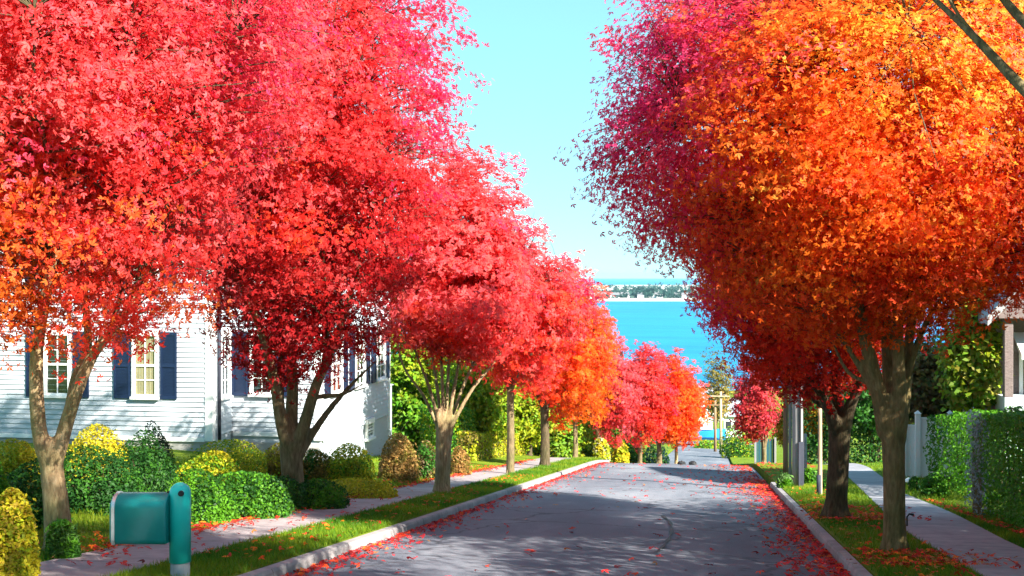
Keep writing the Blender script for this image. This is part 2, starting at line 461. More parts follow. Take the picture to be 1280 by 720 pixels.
def make_tree(name, base, label, group, trunk, stems, crown_c, crown_r, nclump, nper, lsize, blobs, tpl=STAR, bark='bark',
              seed=1, remesh=0.0, nlimb=9, nsec=4, cat='tree', mat='leaf', **kw):
    """trunk: [(point, radius)...]; stems: [[(point, radius)...]...] world points"""
    base = np.asarray(base, float)
    root = empty(name, base, label, cat, group)
    r = np.random.default_rng(seed + 99)
    tb = MB()
    tp = smoothline([p for p, _ in trunk], 14); tr = np.interp(np.linspace(0, 1, len(tp)), np.linspace(0, 1, len(trunk)), [q for _, q in trunk])
    tb.tube(tp, tr, n=16, wob=.06, seed=seed)
    # root flare
    for k in range(5):
        a = k * 2 * math.pi / 5 + r.uniform(-.4, .4); r0 = tr[0]
        d = np.array([math.cos(a), math.sin(a), 0])
        tb.tube([base + d * r0 * 1.45 + np.array([0, 0, -.08]), base + d * r0 * 1.0 + np.array([0, 0, r0 * .3]), base + d * r0 * .6 + np.array([0, 0, r0 * 1.6])],
                [r0 * .16, r0 * .26, r0 * .2], n=7)
    nodes = []
    bb = MB()
    c = np.asarray(crown_c, float); cr = np.asarray(crown_r, float)
    ends = []
    for st in stems:
        sp = smoothline([p for p, _ in st], 12); sr = np.interp(np.linspace(0, 1, len(sp)), np.linspace(0, 1, len(st)), [q for _, q in st])
        tb.tube(sp, sr, n=10, wob=.04, seed=seed + len(ends))
        nodes += sp[4:]; ends.append((sp, sr[-1]))
    top = np.asarray(trunk[-1][0], float)
    # limbs inside the crown, continuing the stems
    for i in range(nlimb):
        sp, er = ends[i % len(ends)] if ends else (tp, trunk[-1][1] * .7)
        if er < .0225 and remesh: continue          # thin side stems end in twigs
        a0 = sp[-1] if i < len(ends) else sp[int(len(sp) * r.uniform(.5, .95))]
        dirn = sp[-1] - sp[-3]; dirn = dirn / np.linalg.norm(dirn)
        az = math.atan2(dirn[1], dirn[0]) + r.normal() * .6 if math.hypot(dirn[0], dirn[1]) > .15 else r.uniform(0, 6.28)
        if i >= len(ends): az = 6.28 * i / max(1, nlimb) + r.uniform(-.3, .3)
        el = r.uniform(.0, 1.15)
        tgt = c + np.array([math.cos(az) * math.cos(el) * cr[0], math.sin(az) * math.cos(el) * cr[1], math.sin(el) * cr[2]]) * .68
        L = np.linalg.norm(tgt - a0)
        pts = bez(a0, a0 + dirn * L * .35, tgt - np.array([0, 0, .25 * L]), tgt, 9)
        pts += r.normal(size=pts.shape) * .012 * L * np.linspace(0, 1, 9)[:, None]
        r0 = er * (1.0 if i < len(ends) else .6)
        bb.tube(pts, np.linspace(r0, .012, 9), n=6, cap=False)
        nodes += list(pts[1:])
        for k in range(nsec):
            j = r.integers(2, 8); a1 = pts[j]
            w = unit(r.normal(size=(1, 3)))[0]; w[2] = abs(w[2]) * .8
            t2 = c + (a1 - c) * .55 + w * cr * .55
            e = (t2 - c) / cr; e = np.linalg.norm(e)
            if e > .9: t2 = c + (t2 - c) / e * .9
            L2 = np.linalg.norm(t2 - a1)
            p2 = bez(a1, a1 + (pts[j] - pts[j - 1]) * 1.2, t2 - np.array([0, 0, .2 * L2]), t2, 6)
            rr = np.interp(j, [0, 8], [r0, .012]) * .6
            bb.tube(p2, np.linspace(max(rr, .008), .005, 6), n=5, cap=False)
            nodes += list(p2[1:])
    cro, tw = make_crown(root, c, cr, nclump, nper, lsize, blobs, tpl, M[mat], nodes, seed, **kw)
    to = tb.build('trunk', M[bark], root, smooth=True, fix=True)
    if remesh:
        m = to.modifiers.new('merge', 'REMESH'); m.mode = 'VOXEL'; m.voxel_size = remesh; m.use_smooth_shade = True
        s = to.modifiers.new('soften', 'SMOOTH'); s.factor = .5; s.iterations = 3
    o0 = len(bb.v)
    bb.v += tw.v; bb.f += [tuple(i + o0 for i in f) for f in tw.f]
    bb.build('branches', M['bark_dark'], root, smooth=True, fix=False)
    return root

# ------------------------------------------------------------------ world, sun, camera
SUN_EL, SUN_AZ = R(33), R(-36)     # azimuth measured from +X towards +Y
sdir = Vector((math.cos(SUN_EL) * math.cos(SUN_AZ), math.cos(SUN_EL) * math.sin(SUN_AZ), math.sin(SUN_EL)))
w = bpy.data.worlds.new('World'); scene.world = w; w.use_nodes = True
nt = w.node_tree; nt.nodes.clear()
wo = nt.nodes.new('ShaderNodeOutputWorld'); bg = nt.nodes.new('ShaderNodeBackground')
sky = nt.nodes.new('ShaderNodeTexSky'); sky.sky_type = 'NISHITA'; sky.sun_disc = False
sky.sun_elevation = SUN_EL; sky.sun_rotation = math.atan2(sdir.x, sdir.y)
sky.air_density = .5; sky.dust_density = 0; sky.ozone_density = 3
tint = nt.nodes.new('ShaderNodeMix'); tint.data_type = 'RGBA'; tint.blend_type = 'MULTIPLY'; tint.inputs[0].default_value = 1
tint.inputs[7].default_value = (.50, .90, .90, 1)
gam = nt.nodes.new('ShaderNodeGamma'); gam.inputs[1].default_value = .4
nt.links.new(sky.outputs[0], gam.inputs[0]); nt.links.new(gam.outputs[0], tint.inputs[6]); nt.links.new(tint.outputs[2], bg.inputs[0])
bg.inputs[1].default_value = .15
nt.links.new(bg.outputs[0], wo.inputs[0])
sl = bpy.data.lights.new('sun', 'SUN'); sl.energy = 3.7; sl.angle = R(.5); sl.color = (1, .93, .80)
so = bpy.data.objects.new('sun', sl); col.objects.link(so)
so.rotation_euler = sdir.to_track_quat('Z', 'Y').to_euler(); so.location = (30, -5, 40)

cam = bpy.data.cameras.new('camera'); cam.sensor_width = 36; cam.lens = 36 * F / 1280
cam.shift_y = (HOR - 360) / 1280; cam.clip_end = 60000; cam.clip_start = .1
co = bpy.data.objects.new('camera', cam); col.objects.link(co)
co.location = (0, 0, EYE); co.rotation_euler = (R(90), 0, TH)
scene.camera = co
scene.view_settings.view_transform = 'Standard'; scene.view_settings.look = 'None'
scene.view_settings.exposure = 2.38; scene.view_settings.gamma = 1
scene.render.resolution_x, scene.render.resolution_y = 1024, 576
scene.cycles.use_denoising = True
scene.cycles.max_bounces = 12; scene.cycles.diffuse_bounces = 9; scene.cycles.transmission_bounces = 9; scene.cycles.transparent_max_bounces = 8

# ------------------------------------------------------------------ ground, road, kerbs, paths, sea
def sheet(name, xs_fn, ys, zoff, mat, zfn=None):
    """lofted sheet; xs_fn(y) -> list of (x, height above the road profile)"""
    mb = MB(); vs = []; k = None
    for y in ys:
        row = xs_fn(y); k = len(row)
        for (x, h) in row: vs.append((x, y, float(prof(y)) + h + zoff))
    fs = [(i * k + j, i * k + j + 1, (i + 1) * k + j + 1, (i + 1) * k + j) for i in range(len(ys) - 1) for j in range(k - 1)]
    mb.add(vs, fs)
    return struct(mb.build(name, mat, fix=False))

def gx(y):
    xs = [-400, -200, -80, -40, -25, -14, -12, -10, -8.5, -6.3, -5.1, -4.6, XL - .13]
    row = [(x, float(zg(x, y)) - float(prof(y))) for x in xs]
    row += [(XL - .12, -.10), (XR + .12, -.10)]
    xs = [XR + .14, 2.0, 2.7, 3.2, 4.2, 6, 8, 10, 12.2, 25, 40, 80, 200, 400]
    row += [(x, float(zg(x, y)) - float(prof(y))) for x in xs]
    return row
YS = list(np.concatenate([np.arange(-30, 40, 2.), np.arange(40, 60, 1.), np.arange(60, 180, 3.), np.arange(180, 400, 10.)]))
sheet('ground', gx, YS, 0, M['grass'])
sheet('road', lambda y: [(XL - .01, .02), (XL + 1.2, .035), (-1.4, .055), (XR - 1.2, .035), (XR + .01, .02)] if y < 46 else [(XL - .01 + (y - 46) * .0, .02), (XL + 1.2, .035), (-1.4, .055), (XR - 1.2, .035), (XR + .01, .02)],
      [y for y in YS if y <= 160], 0, M['asphalt'])
# cross lane at the foot of the hill
lane = MB()
lane.add([(-60, 152, float(prof(152)) + .25), (60, 152, float(prof(152)) + .25), (60, 160, float(prof(160)) + .25), (-60, 160, float(prof(160)) + .25)], [(0, 1, 2, 3)])
struct(lane.build('road_shore', M['asphalt'], fix=False))

def kerb(name, xin, sgn, y0, y1):
    """stone kerb; xin is the road face, sgn points away from the road"""
    p = [(0.0, -.05), (0.008, .10), (.025, .132), (KW, .138), (KW, -.05)]
    mb = MB(); ys = np.arange(y0, y1 + .01, 1.5); vs = []
    for y in ys:
        for (dx, dz) in p: vs.append((xin + sgn * dx, y, float(prof(y)) + dz))
    k = len(p)
    fs = [(i * k + j, i * k + j + 1, (i + 1) * k + j + 1, (i + 1) * k + j) for i in range(len(ys) - 1) for j in range(k - 1)]
    fs += [tuple(range(k)), tuple((len(ys) - 1) * k + j for j in range(k))]
    mb.add(vs, fs)
    return struct(mb.build(name, M['kerb']))
kerb('kerb_left', XL, -1, -10, 48.5)
kerb('kerb_right', XR, 1, -10, 30.5)
def path(name, fl, fr, ys, mat):
    def rows(y):
        a, b = float(fl(y)), float(fr(y)); p = float(prof(y))
        return [(a, float(zg(a, y)) - p - .03), (a + .002, float(zg(a, y)) - p + .014), ((a + b) / 2, float(zg((a + b) / 2, y)) - p + .016), (b - .002, float(zg(b, y)) - p + .014), (b, float(zg(b, y)) - p - .03)]
    return sheet(name, rows, ys, 0, mat)
path('pavement_left', lambda y: -6.12, lambda y: -5.1, [y for y in YS if y <= 60], M['flags_left'])
path('pavement_right', swl, swr, [y for y in YS if y <= 49], M['flags_right'])
# tar seam snaking over the road
seam = MB(); pts = []
for (x, y) in [(828, 645), (838, 655), (839, 668), (832, 680), (822, 690), (808, 692)]:
    d = ray(x, y); t = 1.555 / (-d[2] - .12 * d[1]); p = d * t; pts.append(np.array([p[0], p[1], 0]))
pts = smoothline(pts, 30); vs = []
for i, p in enumerate(pts):
    wd = .02 + .012 * math.sin(i * 1.3)
    for s in (-1, 1): vs.append((p[0] + s * wd, p[1] + s * wd * .6, float(prof(p[1])) + .055 + .004))
seam.add(vs, [(2 * i, 2 * i + 1, 2 * i + 3, 2 * i + 2) for i in range(len(pts) - 1)])
struct(seam.build('road_seam', plain('tar', (.02, .02, .022), .7), fix=False))

SEA = -28.4
sea = MB(); xs = [-9000, -3000, -400, 400, 3000, 9000]; yy = [250, 600, 1500, 4000, 8000, 14000]
sea.add([(x, y, SEA) for y in yy for x in xs], [(i * 6 + j, i * 6 + j + 1, (i + 1) * 6 + j + 1, (i + 1) * 6 + j) for i in range(5) for j in range(5)])
struct(sea.build('sea', M['sea'], fix=False))

# the low island across the bay
isl = MB(); vs = []; xs = np.linspace(-1500, 1800, 120)
prf = [(0, -.6), (14, 1.2), (40, 2.6), (200, 4), (900, 3.2), (2500, 2.5), (2600, -1)]
for i, x in enumerate(xs):
    n = noise.noise(Vector((x * .004, 3, 0))) * 60
    for (dy, h) in prf: vs.append((x, 1440 + n + dy * (1 + .15 * math.sin(x * .002)), SEA + h))
k = len(prf)
isl.add(vs, [(i * k + j, i * k + j + 1, (i + 1) * k + j + 1, (i + 1) * k + j) for i in range(len(xs) - 1) for j in range(k - 1)])
struct(isl.build('island_land', M['marsh'], fix=False))
bch = MB(); vs = []
for i, x in enumerate(xs):
    n = noise.noise(Vector((x * .004, 3, 0))) * 60
    for (dy, h) in [(-3, -.2), (8, .8), (18, 1.6)]: vs.append((x, 1440 + n + dy, SEA + h))
bch.add(vs, [(i * 3 + j, i * 3 + j + 1, (i + 1) * 3 + j + 1, (i + 1) * 3 + j) for i in range(len(xs) - 1) for j in range(2)])
struct(bch.build('island_beach', M['sand'], fix=False))
# woods on the island: one mass of leaf clumps
n = 2600
X = rng.uniform(-500, 900, n); Yv = 1485 + np.abs(rng.normal(0, 1, n)) * 70 + (rng.random(n) < .25) * rng.uniform(0, 1500, n)
hgt = np.array([3 + 8 * max(0, .45 + 1.1 * noise.noise(Vector((x * .02, y * .004, 0)))) for x, y in zip(X, Yv)])
P = []; S = []; C = []
for k in range(7):
    P.append(np.stack([X + rng.normal(0, 3, n), Yv + rng.normal(0, 3, n), SEA + 3 + hgt * rng.uniform(.1, 1, n)], 1))
    S.append(rng.uniform(4, 8, n)); C.append(np.array([.03, .075, .06]) * rng.uniform(.6, 1.5, (n, 1)))
P = np.concatenate(P); S = np.concatenate(S); C = np.concatenate(C)
wd = leaf_mesh('woods', P, rng.normal(size=P.shape) + np.array([0, -.4, .5]), S, C, DIAM, M['green_leaf'])
setp(wd, 'dark green belt of trees along the island beach across the bay', 'woods', kind='stuff')
# white cottages on the island shore
sides = ['with two dark windows', 'with a hipped look']
for i, px in enumerate([741, 752, 768, 781, 789, 801, 812, 822, 835, 846, 857, 864]):
    d = ray(px, HOR); Y = 1478 + (i * 37 % 60); t = Y / d[1]; x = d[0] * t
    wdt = 7 + (i * 5 % 6); h = 3.5 + (i * 3 % 3)
    root = empty('island_cottage', (x, Y, SEA + 3), 'tiny white cottage among the trees on the far island shore', 'cottage', 'cottages on the far island shore')
    b = MB(); b.box((x - wdt / 2, Y, SEA + 2), (x + wdt / 2, Y + 7, SEA + 3 + h)); b.build('wall', M['white_wall'], root)
    b = MB(); b.prism([(Y - .6, SEA + 3.003 + h), (Y + 7.6, SEA + 3.003 + h), (Y + 3.5, SEA + 6 + h)], 'x', x - wdt / 2 - .5, x + wdt / 2 + .5); b.build('roof', M['roof'], root)

# ------------------------------------------------------------------ big street trees
def P3(px, py, dep): return at_t(px, py, dep)
def stem_px(dep, pts, r0, r1, dd=0.0):
    n = len(pts); return [(P3(x, y, dep + dd * i / max(1, n - 1)), r0 + (r1 - r0) * i / (n - 1)) for i, (x, y) in enumerate(pts)]
def px2m(px, dep): return px * dep / F

RED = (.74, .026, .024); PINK = (.82, .12, .13); MAG = (.82, .032, .17); DARK = (.38, .008, .012)  # DARK puts underside shade into the lower crowns; also colours dark fallen leaves
ORG = (.90, .19, .012); YEL = (.92, .44, .035); ORED = (.88, .070, .012); PURP = (.80, .045, .28); GRN = (.42, .33, .03)

# L1 - forked tree behind the mailbox
b = G(76, 692); d1 = depth(b)
trunk = [(b - np.array([0, 0, .1]), .155), (P3(72, 640, d1), .125), (P3(66, 595, d1), .112), (P3(63, 570, d1), .115)]
stems = [stem_px(d1, [(66, 590), (52, 555), (46, 500), (46, 440), (55, 380), (66, 320), (74, 250)], .088, .045, -.5),
         stem_px(d1, [(64, 590), (76, 555), (92, 500), (118, 440), (152, 400), (185, 340)], .09, .04, -.2),
         stem_px(d1, [(86, 520), (95, 470), (110, 430), (104, 360), (98, 300)], .062, .035, .8)]
make_tree('maple_tree', b, 'tall crimson maple with pale V-forked trunk behind the teal mailbox', 'maples lining the left pavement', trunk, stems,
          P3(50, 92, d1), (px2m(335, d1), 3.0, px2m(318, d1)), 2300, 70, .060,
          [((0, .3, .3), 1.0, 2.2, PINK), ((.3, .3, .4), 1.0, .8, RED), ((-.2, .5, -.9), .5, 2.4, ORG), ((-.2, .6, -.7), .25, .8, YEL), ((.5, .4, -.7), .4, 1.5, RED), ((.8, 0, .3), .5, 1, MAG)],
          bark='bark_pale', seed=11, remesh=.03, nlimb=11)
# L2 - dark red vase tree by the house
b = G(367, 632); d2 = depth(b)
trunk = [(b - np.array([0, 0, .1]), .195), (P3(366, 600, d2), .172), (P3(364, 570, d2), .172), (P3(364, 552, d2), .18)]
stems = [stem_px(d2, [(364, 570), (352, 530), (342, 470), (325, 410), (300, 350)], .12, .05, -.5),
         stem_px(d2, [(362, 575), (364, 530), (366, 470), (362, 400), (368, 300)], .13, .05, .2),
         stem_px(d2, [(368, 575), (381, 530), (396, 480), (414, 440), (440, 360)], .12, .05, -.4),
         stem_px(d2, [(372, 572), (392, 540), (415, 508), (446, 474), (474, 448)], .08, .022, .2),
         stem_px(d2, [(396, 496), (430, 492), (462, 475)], .05, .02, -.3),
         stem_px(d2, [(358, 560), (350, 500), (352, 440), (340, 380)], .09, .04, .9)]
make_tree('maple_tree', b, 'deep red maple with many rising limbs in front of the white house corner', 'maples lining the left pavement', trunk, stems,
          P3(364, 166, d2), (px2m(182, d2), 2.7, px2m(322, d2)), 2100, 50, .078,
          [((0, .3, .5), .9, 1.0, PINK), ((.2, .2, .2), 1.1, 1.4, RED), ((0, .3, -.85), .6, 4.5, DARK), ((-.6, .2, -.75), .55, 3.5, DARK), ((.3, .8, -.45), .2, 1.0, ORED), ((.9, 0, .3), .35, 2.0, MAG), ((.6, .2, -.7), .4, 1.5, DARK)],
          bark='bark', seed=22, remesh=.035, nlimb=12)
# L3 - pale slim vase tree in the verge
b = G(552, 616); d3 = depth(b)
trunk = [(b - np.array([0, 0, .1]), .17), (P3(553, 590, d3), .148), (P3(554, 560, d3), .15), (P3(556, 535, d3), .165)]
stems = []
for k, (ex, ey, dd) in enumerate([(503, 455, .6), (517, 432, -.6), (533, 400, .5), (549, 385, -.5), (566, 380, .6), (588, 395, -.4), (608, 420, .4), (626, 440, -.3)]):
    sx = 546 + 20 * k / 7
    stems.append(stem_px(d3, [(555, 560), (sx, 530), (sx + (ex - sx) * .42, 530 + (ey - 530) * .5), (ex, ey), (ex + (ex - 555) * .22, ey - 60)], .056, .022, dd))
make_tree('maple_tree', b, 'pink red maple with pale trunk standing in the left verge where sunlight starts', 'maples lining the left pavement', trunk, stems,
          P3(576, 336, d3), (px2m(106, d3), 2.0, px2m(130, d3)), 1200, 30, .10,
          [((0, .4, .2), 1, 2.2, PINK), ((.3, .3, .3), 1, .7, RED), ((-.2, .3, -.9), .5, 1.6, ORED), ((.5, .3, -.6), .5, 1.2, RED), ((.8, 0, .6), .4, 1.5, MAG)],
          bark='bark_pale', seed=33, remesh=.035, nlimb=11, rc=.36)

# L4.. along the left kerb towards the crest
def small_tree(px, py, Y, label, cx, cy, rxp, rzp, blobs, tw_px, seed, ncl=700, npr=24, ls=.115, fork=None, bark='bark', group='maples lining the left pavement', tpl=STAR, nstem=5, **kw):
    b = G(px, py) if Y is None else atY(px, Y)
    dp = depth(b)
    pyb = HOR + F * (EYE - b[2]) / dp
    fy = fork if fork else cy + rzp * .8
    rt = px2m(tw_px, dp) / 2
    trunk = [(b - np.array([0, 0, .1]), rt * 1.15), (P3(px + .5, pyb - (pyb - fy) * .4, dp), rt), (P3(px, pyb - (pyb - fy) * .8, dp), rt * .95), (P3(px, fy, dp), rt)]
    stems = []
    for k in range(nstem):
        u = (k - (nstem - 1) / 2) / nstem * 2
        ex = px + (cx - px) * .6 + u * rxp * .7; ey = cy + rzp * (.1 - .3 * (1 - abs(u)))
        stems.append(stem_px(dp, [(px, fy + 6), (px + u * rxp * .2, fy - (fy - ey) * .3), (px + (ex - px) * .6, fy - (fy - ey) * .65), (ex, ey)], rt * .55, rt * .22, (-1) ** k * px2m(rxp * .4, dp)))
    return make_tree('maple_tree', b, label, group, trunk, stems, P3(cx, cy, dp), (px2m(rxp, dp), px2m(rxp, dp), px2m(rzp, dp)), ncl, npr, ls, blobs, tpl=tpl, bark=bark, seed=seed, nlimb=8, nsec=3, **kw)
BL_R = [((0, .4, .2), 1, 1.2, RED), ((.4, .3, .3), 1, 1, PINK), ((.3, .5, -.3), .6, 1.0, ORED), ((.9, 0, .5), .4, 1.2, MAG)]
BL_O = [((0, .4, .2), 1, 1.2, ORED), ((.4, .3, 0), .9, 1, ORG), ((-.3, .3, .3), .8, 1.0, RED), ((.8, 0, .6), .4, 1.4, PINK)]
BL_P = [((0, .4, .2), 1, 1.4, PINK), ((-.3, .3, -.3), .9, 1, RED), ((.5, .5, .2), .6, .8, (.70, .12, .16))]
small_tree(638, 593, None, 'red maple on a thin straight trunk, next past the pale vase tree', 652, 396, 82, 112, BL_R, 9, 44, rc=.36, nstem=4)
small_tree(681, 583, None, 'orange red maple with a crooked dark trunk in the left verge', 700, 430, 66, 100, BL_O, 11, 55, rc=.36, bark='bark_dark')
small_tree(719, 0, 46.5, 'bright orange maple on a slim trunk just before the road crest', 726, 455, 50, 88, [((0, .4, 0), 1, 1.4, ORG), ((0, .3, .4), .8, 1, ORED), ((.7, 0, .6), .5, 1.4, PINK)], 6, 66, rc=.38, ncl=600)
small_tree(748, 0, 50.5, 'small pink maple with pale trunk at the crest of the road', 768, 490, 36, 62, BL_P, 5, 77, rc=.34, ncl=460, bark='bark_pale')
small_tree(800, 0, 54, 'rounded coral red maple beyond the pink one at the crest', 806, 492, 34, 58, BL_R, 5, 88, rc=.36, ncl=480, ls=.135)
small_tree(824, 0, 56, 'big round orange red maple overhanging the road past the crest', 838, 502, 44, 62, BL_O, 6, 99, rc=.40, ncl=650, ls=.135)
small_tree(845, 0, 57.5, 'slim orange maple with white stem at the road edge past the crest', 852, 514, 27, 46, BL_O, 4, 101, rc=.34, ncl=320, ls=.135, bark='bark_pale')

# R1 - big orange tree on the right verge
b = G(1119, 692); e1 = depth(b)
trunk = [(b - np.array([0, 0, .1]), .15), (P3(1118, 650, e1), .124), (P3(1117, 590, e1), .124), (P3(1115, 530, e1), .14), (P3(1114, 500, e1), .14)]
stems = [stem_px(e1, [(1108, 545), (1098, 490), (1083, 430), (1066, 350), (1058, 290), (1040, 200)], .105, .04, -.4),
         stem_px(e1, [(1110, 540), (1112, 480), (1108, 410), (1098, 330), (1095, 260), (1090, 150)], .10, .04, .5),
         stem_px(e1, [(1122, 545), (1124, 480), (1122, 410), (1130, 300), (1135, 180)], .095, .04, -.5),
         stem_px(e1, [(1124, 550), (1133, 480), (1137, 420), (1155, 340), (1190, 230)], .08, .035, .2),
         stem_px(e1, [(1128, 500), (1143, 440), (1165, 390), (1205, 335), (1250, 270)], .05, .02, -.3),
         stem_px(e1, [(1100, 505), (1072, 455), (1040, 405), (1005, 372), (960, 340)], .045, .018, -.3),
         stem_px(e1, [(1092, 480), (1060, 465), (1038, 420), (1028, 390)], .04, .015, .5),
         stem_px(e1, [(1078, 400), (1050, 365), (1010, 320), (975, 290)], .05, .02, -.6),
         stem_px(e1, [(1120, 480), (1140, 400), (1150, 330), (1170, 260)], .05, .02, .9)]
make_tree('maple_tree', b, 'big flame orange maple with fluted trunk nearest on the right verge', 'maples lining the right kerb', trunk, stems,
          P3(1074, 165, e1), (px2m(318, e1), 3.1, px2m(275, e1)), 2400, 74, .058,
          [((0, .4, -.2), .9, 1.5, ORED), ((0, .5, -.5), .6, 1.3, ORG), ((-.3, .6, .0), .5, 1.4, ORG), ((.1, .7, .45), .42, 3.2, YEL), ((.2, .7, .2), .32, 2.6, YEL), ((-.25, .8, .15), .3, 1.2, YEL), ((.5, .5, .35), .5, 2.2, PINK), ((.6, .4, -.2), .5, 1.2, RED),
           ((-1, 0, .3), .45, 3.2, PURP), ((-.85, .2, .5), .4, 2.2, MAG), ((-.6, .2, .8), .5, 1.8, MAG), ((-.9, 0, -.4), .35, 2.0, MAG), ((-.5, .6, -.6), .25, .5, GRN)],
          bark='bark_olive', seed=121, remesh=.03, nlimb=12, amp=.17, sprays=.10, fill=4.2)
# R2 - darker red tree behind it
b = G(1045, 649); e2 = depth(b)
trunk = [(b - np.array([0, 0, .1]), .195), (P3(1046, 620, e2), .165), (P3(1049, 575, e2), .16), (P3(1050, 535, e2), .17)]
stems = [stem_px(e2, [(1048, 550), (1038, 515), (1022, 485), (990, 450)], .12, .05, -.5), stem_px(e2, [(1050, 550), (1048, 505), (1045, 450), (1040, 380)], .13, .05, .5),
         stem_px(e2, [(1052, 550), (1062, 510), (1075, 480), (1100, 420)], .12, .05, -.3), stem_px(e2, [(1045, 520), (1010, 495), (970, 470)], .06, .02, .3)]
make_tree('maple_tree', b, 'dark red maple with brown trunk behind the orange one on the right verge', 'maples lining the right kerb', trunk, stems,
          P3(1010, 338, e2), (px2m(142, e2), 2.3, px2m(146, e2)), 1400, 44, .08,
          [((0, .4, 0), 1, 1, RED), ((-.2, .4, -.6), .6, 1.5, ORED), ((-1, 0, -.2), .4, 2.5, MAG), ((.2, .2, -.9), .5, 1.2, DARK)],
          bark='bark_dark', seed=131, remesh=.035, nlimb=10)
# R0 - yellowing tree just outside the frame on the right, one bough hangs in
b = np.array([2.8, 5.0, float(zg(2.8, 5.0))])
trunk = [(b - np.array([0, 0, .1]), .2), (b + np.array([0, 0, 1.5]), .16), (b + np.array([0, 0, 3.0]), .16)]
tp = b + np.array([0, 0, 2.6])
stems = [[(tp, .10), (b + np.array([.5, .5, 4.2]), .07), (b + np.array([.8, 1.2, 6]), .04)],
         [(tp, .10), (b + np.array([-.4, -.6, 4.2]), .07), (b + np.array([-.8, -1.0, 6]), .04)],
         [(b + np.array([0, 0, 2.2]), .06), (P3(1480, 290, 5.6), .050), (P3(1370, 196, 6.2), .040), (P3(1290, 122, 6.6), .032), (P3(1250, 80, 6.8), .027), (P3(1208, 36, 7.0), .021), (P3(1167, -2, 7.2), .014), (P3(1120, -45, 7.4), .010)],
         [(P3(1370, 190, 6.2), .034), (P3(1320, 75, 6.6), .032), (P3(1266, 12, 7.0), .026), (P3(1240, -20, 7.0), .018)],
         [(P3(1215, 40, 7.0), .012), (P3(1196, 15, 7.0), .010), (P3(1180, -12, 7.0), .008)]]
make_tree('maple_tree', b, 'yellowing maple whose bare bough hangs into the top right corner', 'maples lining the right kerb', trunk, stems,
          b + np.array([.1, .2, 5.9]), (2.4, 2.5, 1.9), 620, 30, .085, [((0, 0, 0), 1.5, 1, YEL), ((.3, 0, .3), 1, 1, ORG), ((0, 0, -.8), .6, 1, GRN)],
          bark='bark', seed=141, nlimb=9, sprays=.05, amp=.15)

# unseen trees added outside the frame on the right to shade the near road
for (x, y, sd) in ((6.9, 8.0, 145), (7.5, 12.7, 149), (9.6, 15.5, 146), (7.4, 3.0, 147)):
    b = np.array([x, y, float(zg(x, y))])
    trunk = [(b - np.array([0, 0, .1]), .24), (b + np.array([0, 0, 1.0]), .19), (b + np.array([0, 0, 2.0]), .18)]
    stems = [[(b + np.array([0, 0, 1.8]), .1), (b + np.array([math.cos(a) * .7, math.sin(a) * .7, 2.9]), .07), (b + np.array([math.cos(a) * 1.5, math.sin(a) * 1.5, 4.2]), .04)] for a in (0, 1.5, 3.1, 4.6)]
    make_tree('leafy_tree', b, 'unseen broad low green tree added behind the right hedge to shade the near road', 'added shade trees past the right edge', trunk, stems, b + np.array([0, 0, 4.1]), (3.0, 3.4, 2.2), 800, 26, .13,
              [((0, 0, 0), 1.5, 1, (.07, .20, .012)), ((.4, 0, .4), 1, 1, (.2, .26, .015))], tpl=DIAM, mat='green_leaf', bark='bark_dark', seed=sd, nlimb=8, nsec=2, rc=.6, sprays=.04)
# egg shaped crimson tree over the teal boards, olive tree behind
small_tree(955, 0, 47, 'crimson egg shaped tree beside the far end of the right verge', 943, 500, 29, 58, [((0, .4, 0), 1, 1.4, (.52, .03, .06)), ((.3, .4, .3), .8, 1, PINK), ((-.2, .4, -.7), .6, 1.4, (.5, .07, .02))], 5, 151,
           group='maples lining the right kerb', rc=.28, ncl=420, npr=20, ls=.12, amp=.12, sprays=.04, nstem=5, fork=560, tpl=DIAM)

# ------------------------------------------------------------------ green trees and shrubs
YG = (.32, .38, .014); G1 = (.09, .26, .012); G2 = (.042, .15, .014); YB = (.56, .48, .02); DG = (.02, .085, .014); TAN = (.36, .20, .06); OL = (.20, .16, .03); BR = (.15, .10, .045)
def garden_tree(name, px, Y, label, cx, cy, rxp, rzp, cols, seed, ncl=420, npr=18, ls=.16, group='green trees behind the left hedge', bark='bark_dark', cat='tree', tpl=DIAM, **kw):
    b = atY(px, Y); dp = depth(b); rt = max(.06, px2m(rxp, dp) * .06)
    top = P3(cx, cy, dp)
    h = top[2] - b[2]
    trunk = [(b - np.array([0, 0, .15]), rt * 1.3), (b + np.array([0, 0, h * .35]), rt), (b + (top - b) * .7, rt * .8)]
    stems = []
    for k in range(5):
        a = k * 1.257 + seed; e = top + np.array([math.cos(a) * px2m(rxp, dp) * .6, math.sin(a) * px2m(rxp, dp) * .6, px2m(rzp, dp) * .2])
        stems.append([(b + (top - b) * (.3 + .06 * k), rt * .6), ((b + (top - b) * .6 + e) / 2, rt * .4), (e, rt * .2)])
    bl = [((rng.uniform(-.6, .6), .3, rng.uniform(-.6, .6)), .9, 1, c) for c in cols]
    return make_tree(name, b, label, group, trunk, stems, top, (px2m(rxp, dp), px2m(rxp, dp), px2m(rzp, dp)), ncl, npr, ls, bl, tpl=tpl, mat='green_leaf', bark=bark, seed=seed, nlimb=7, nsec=2, cat=cat, **kw)

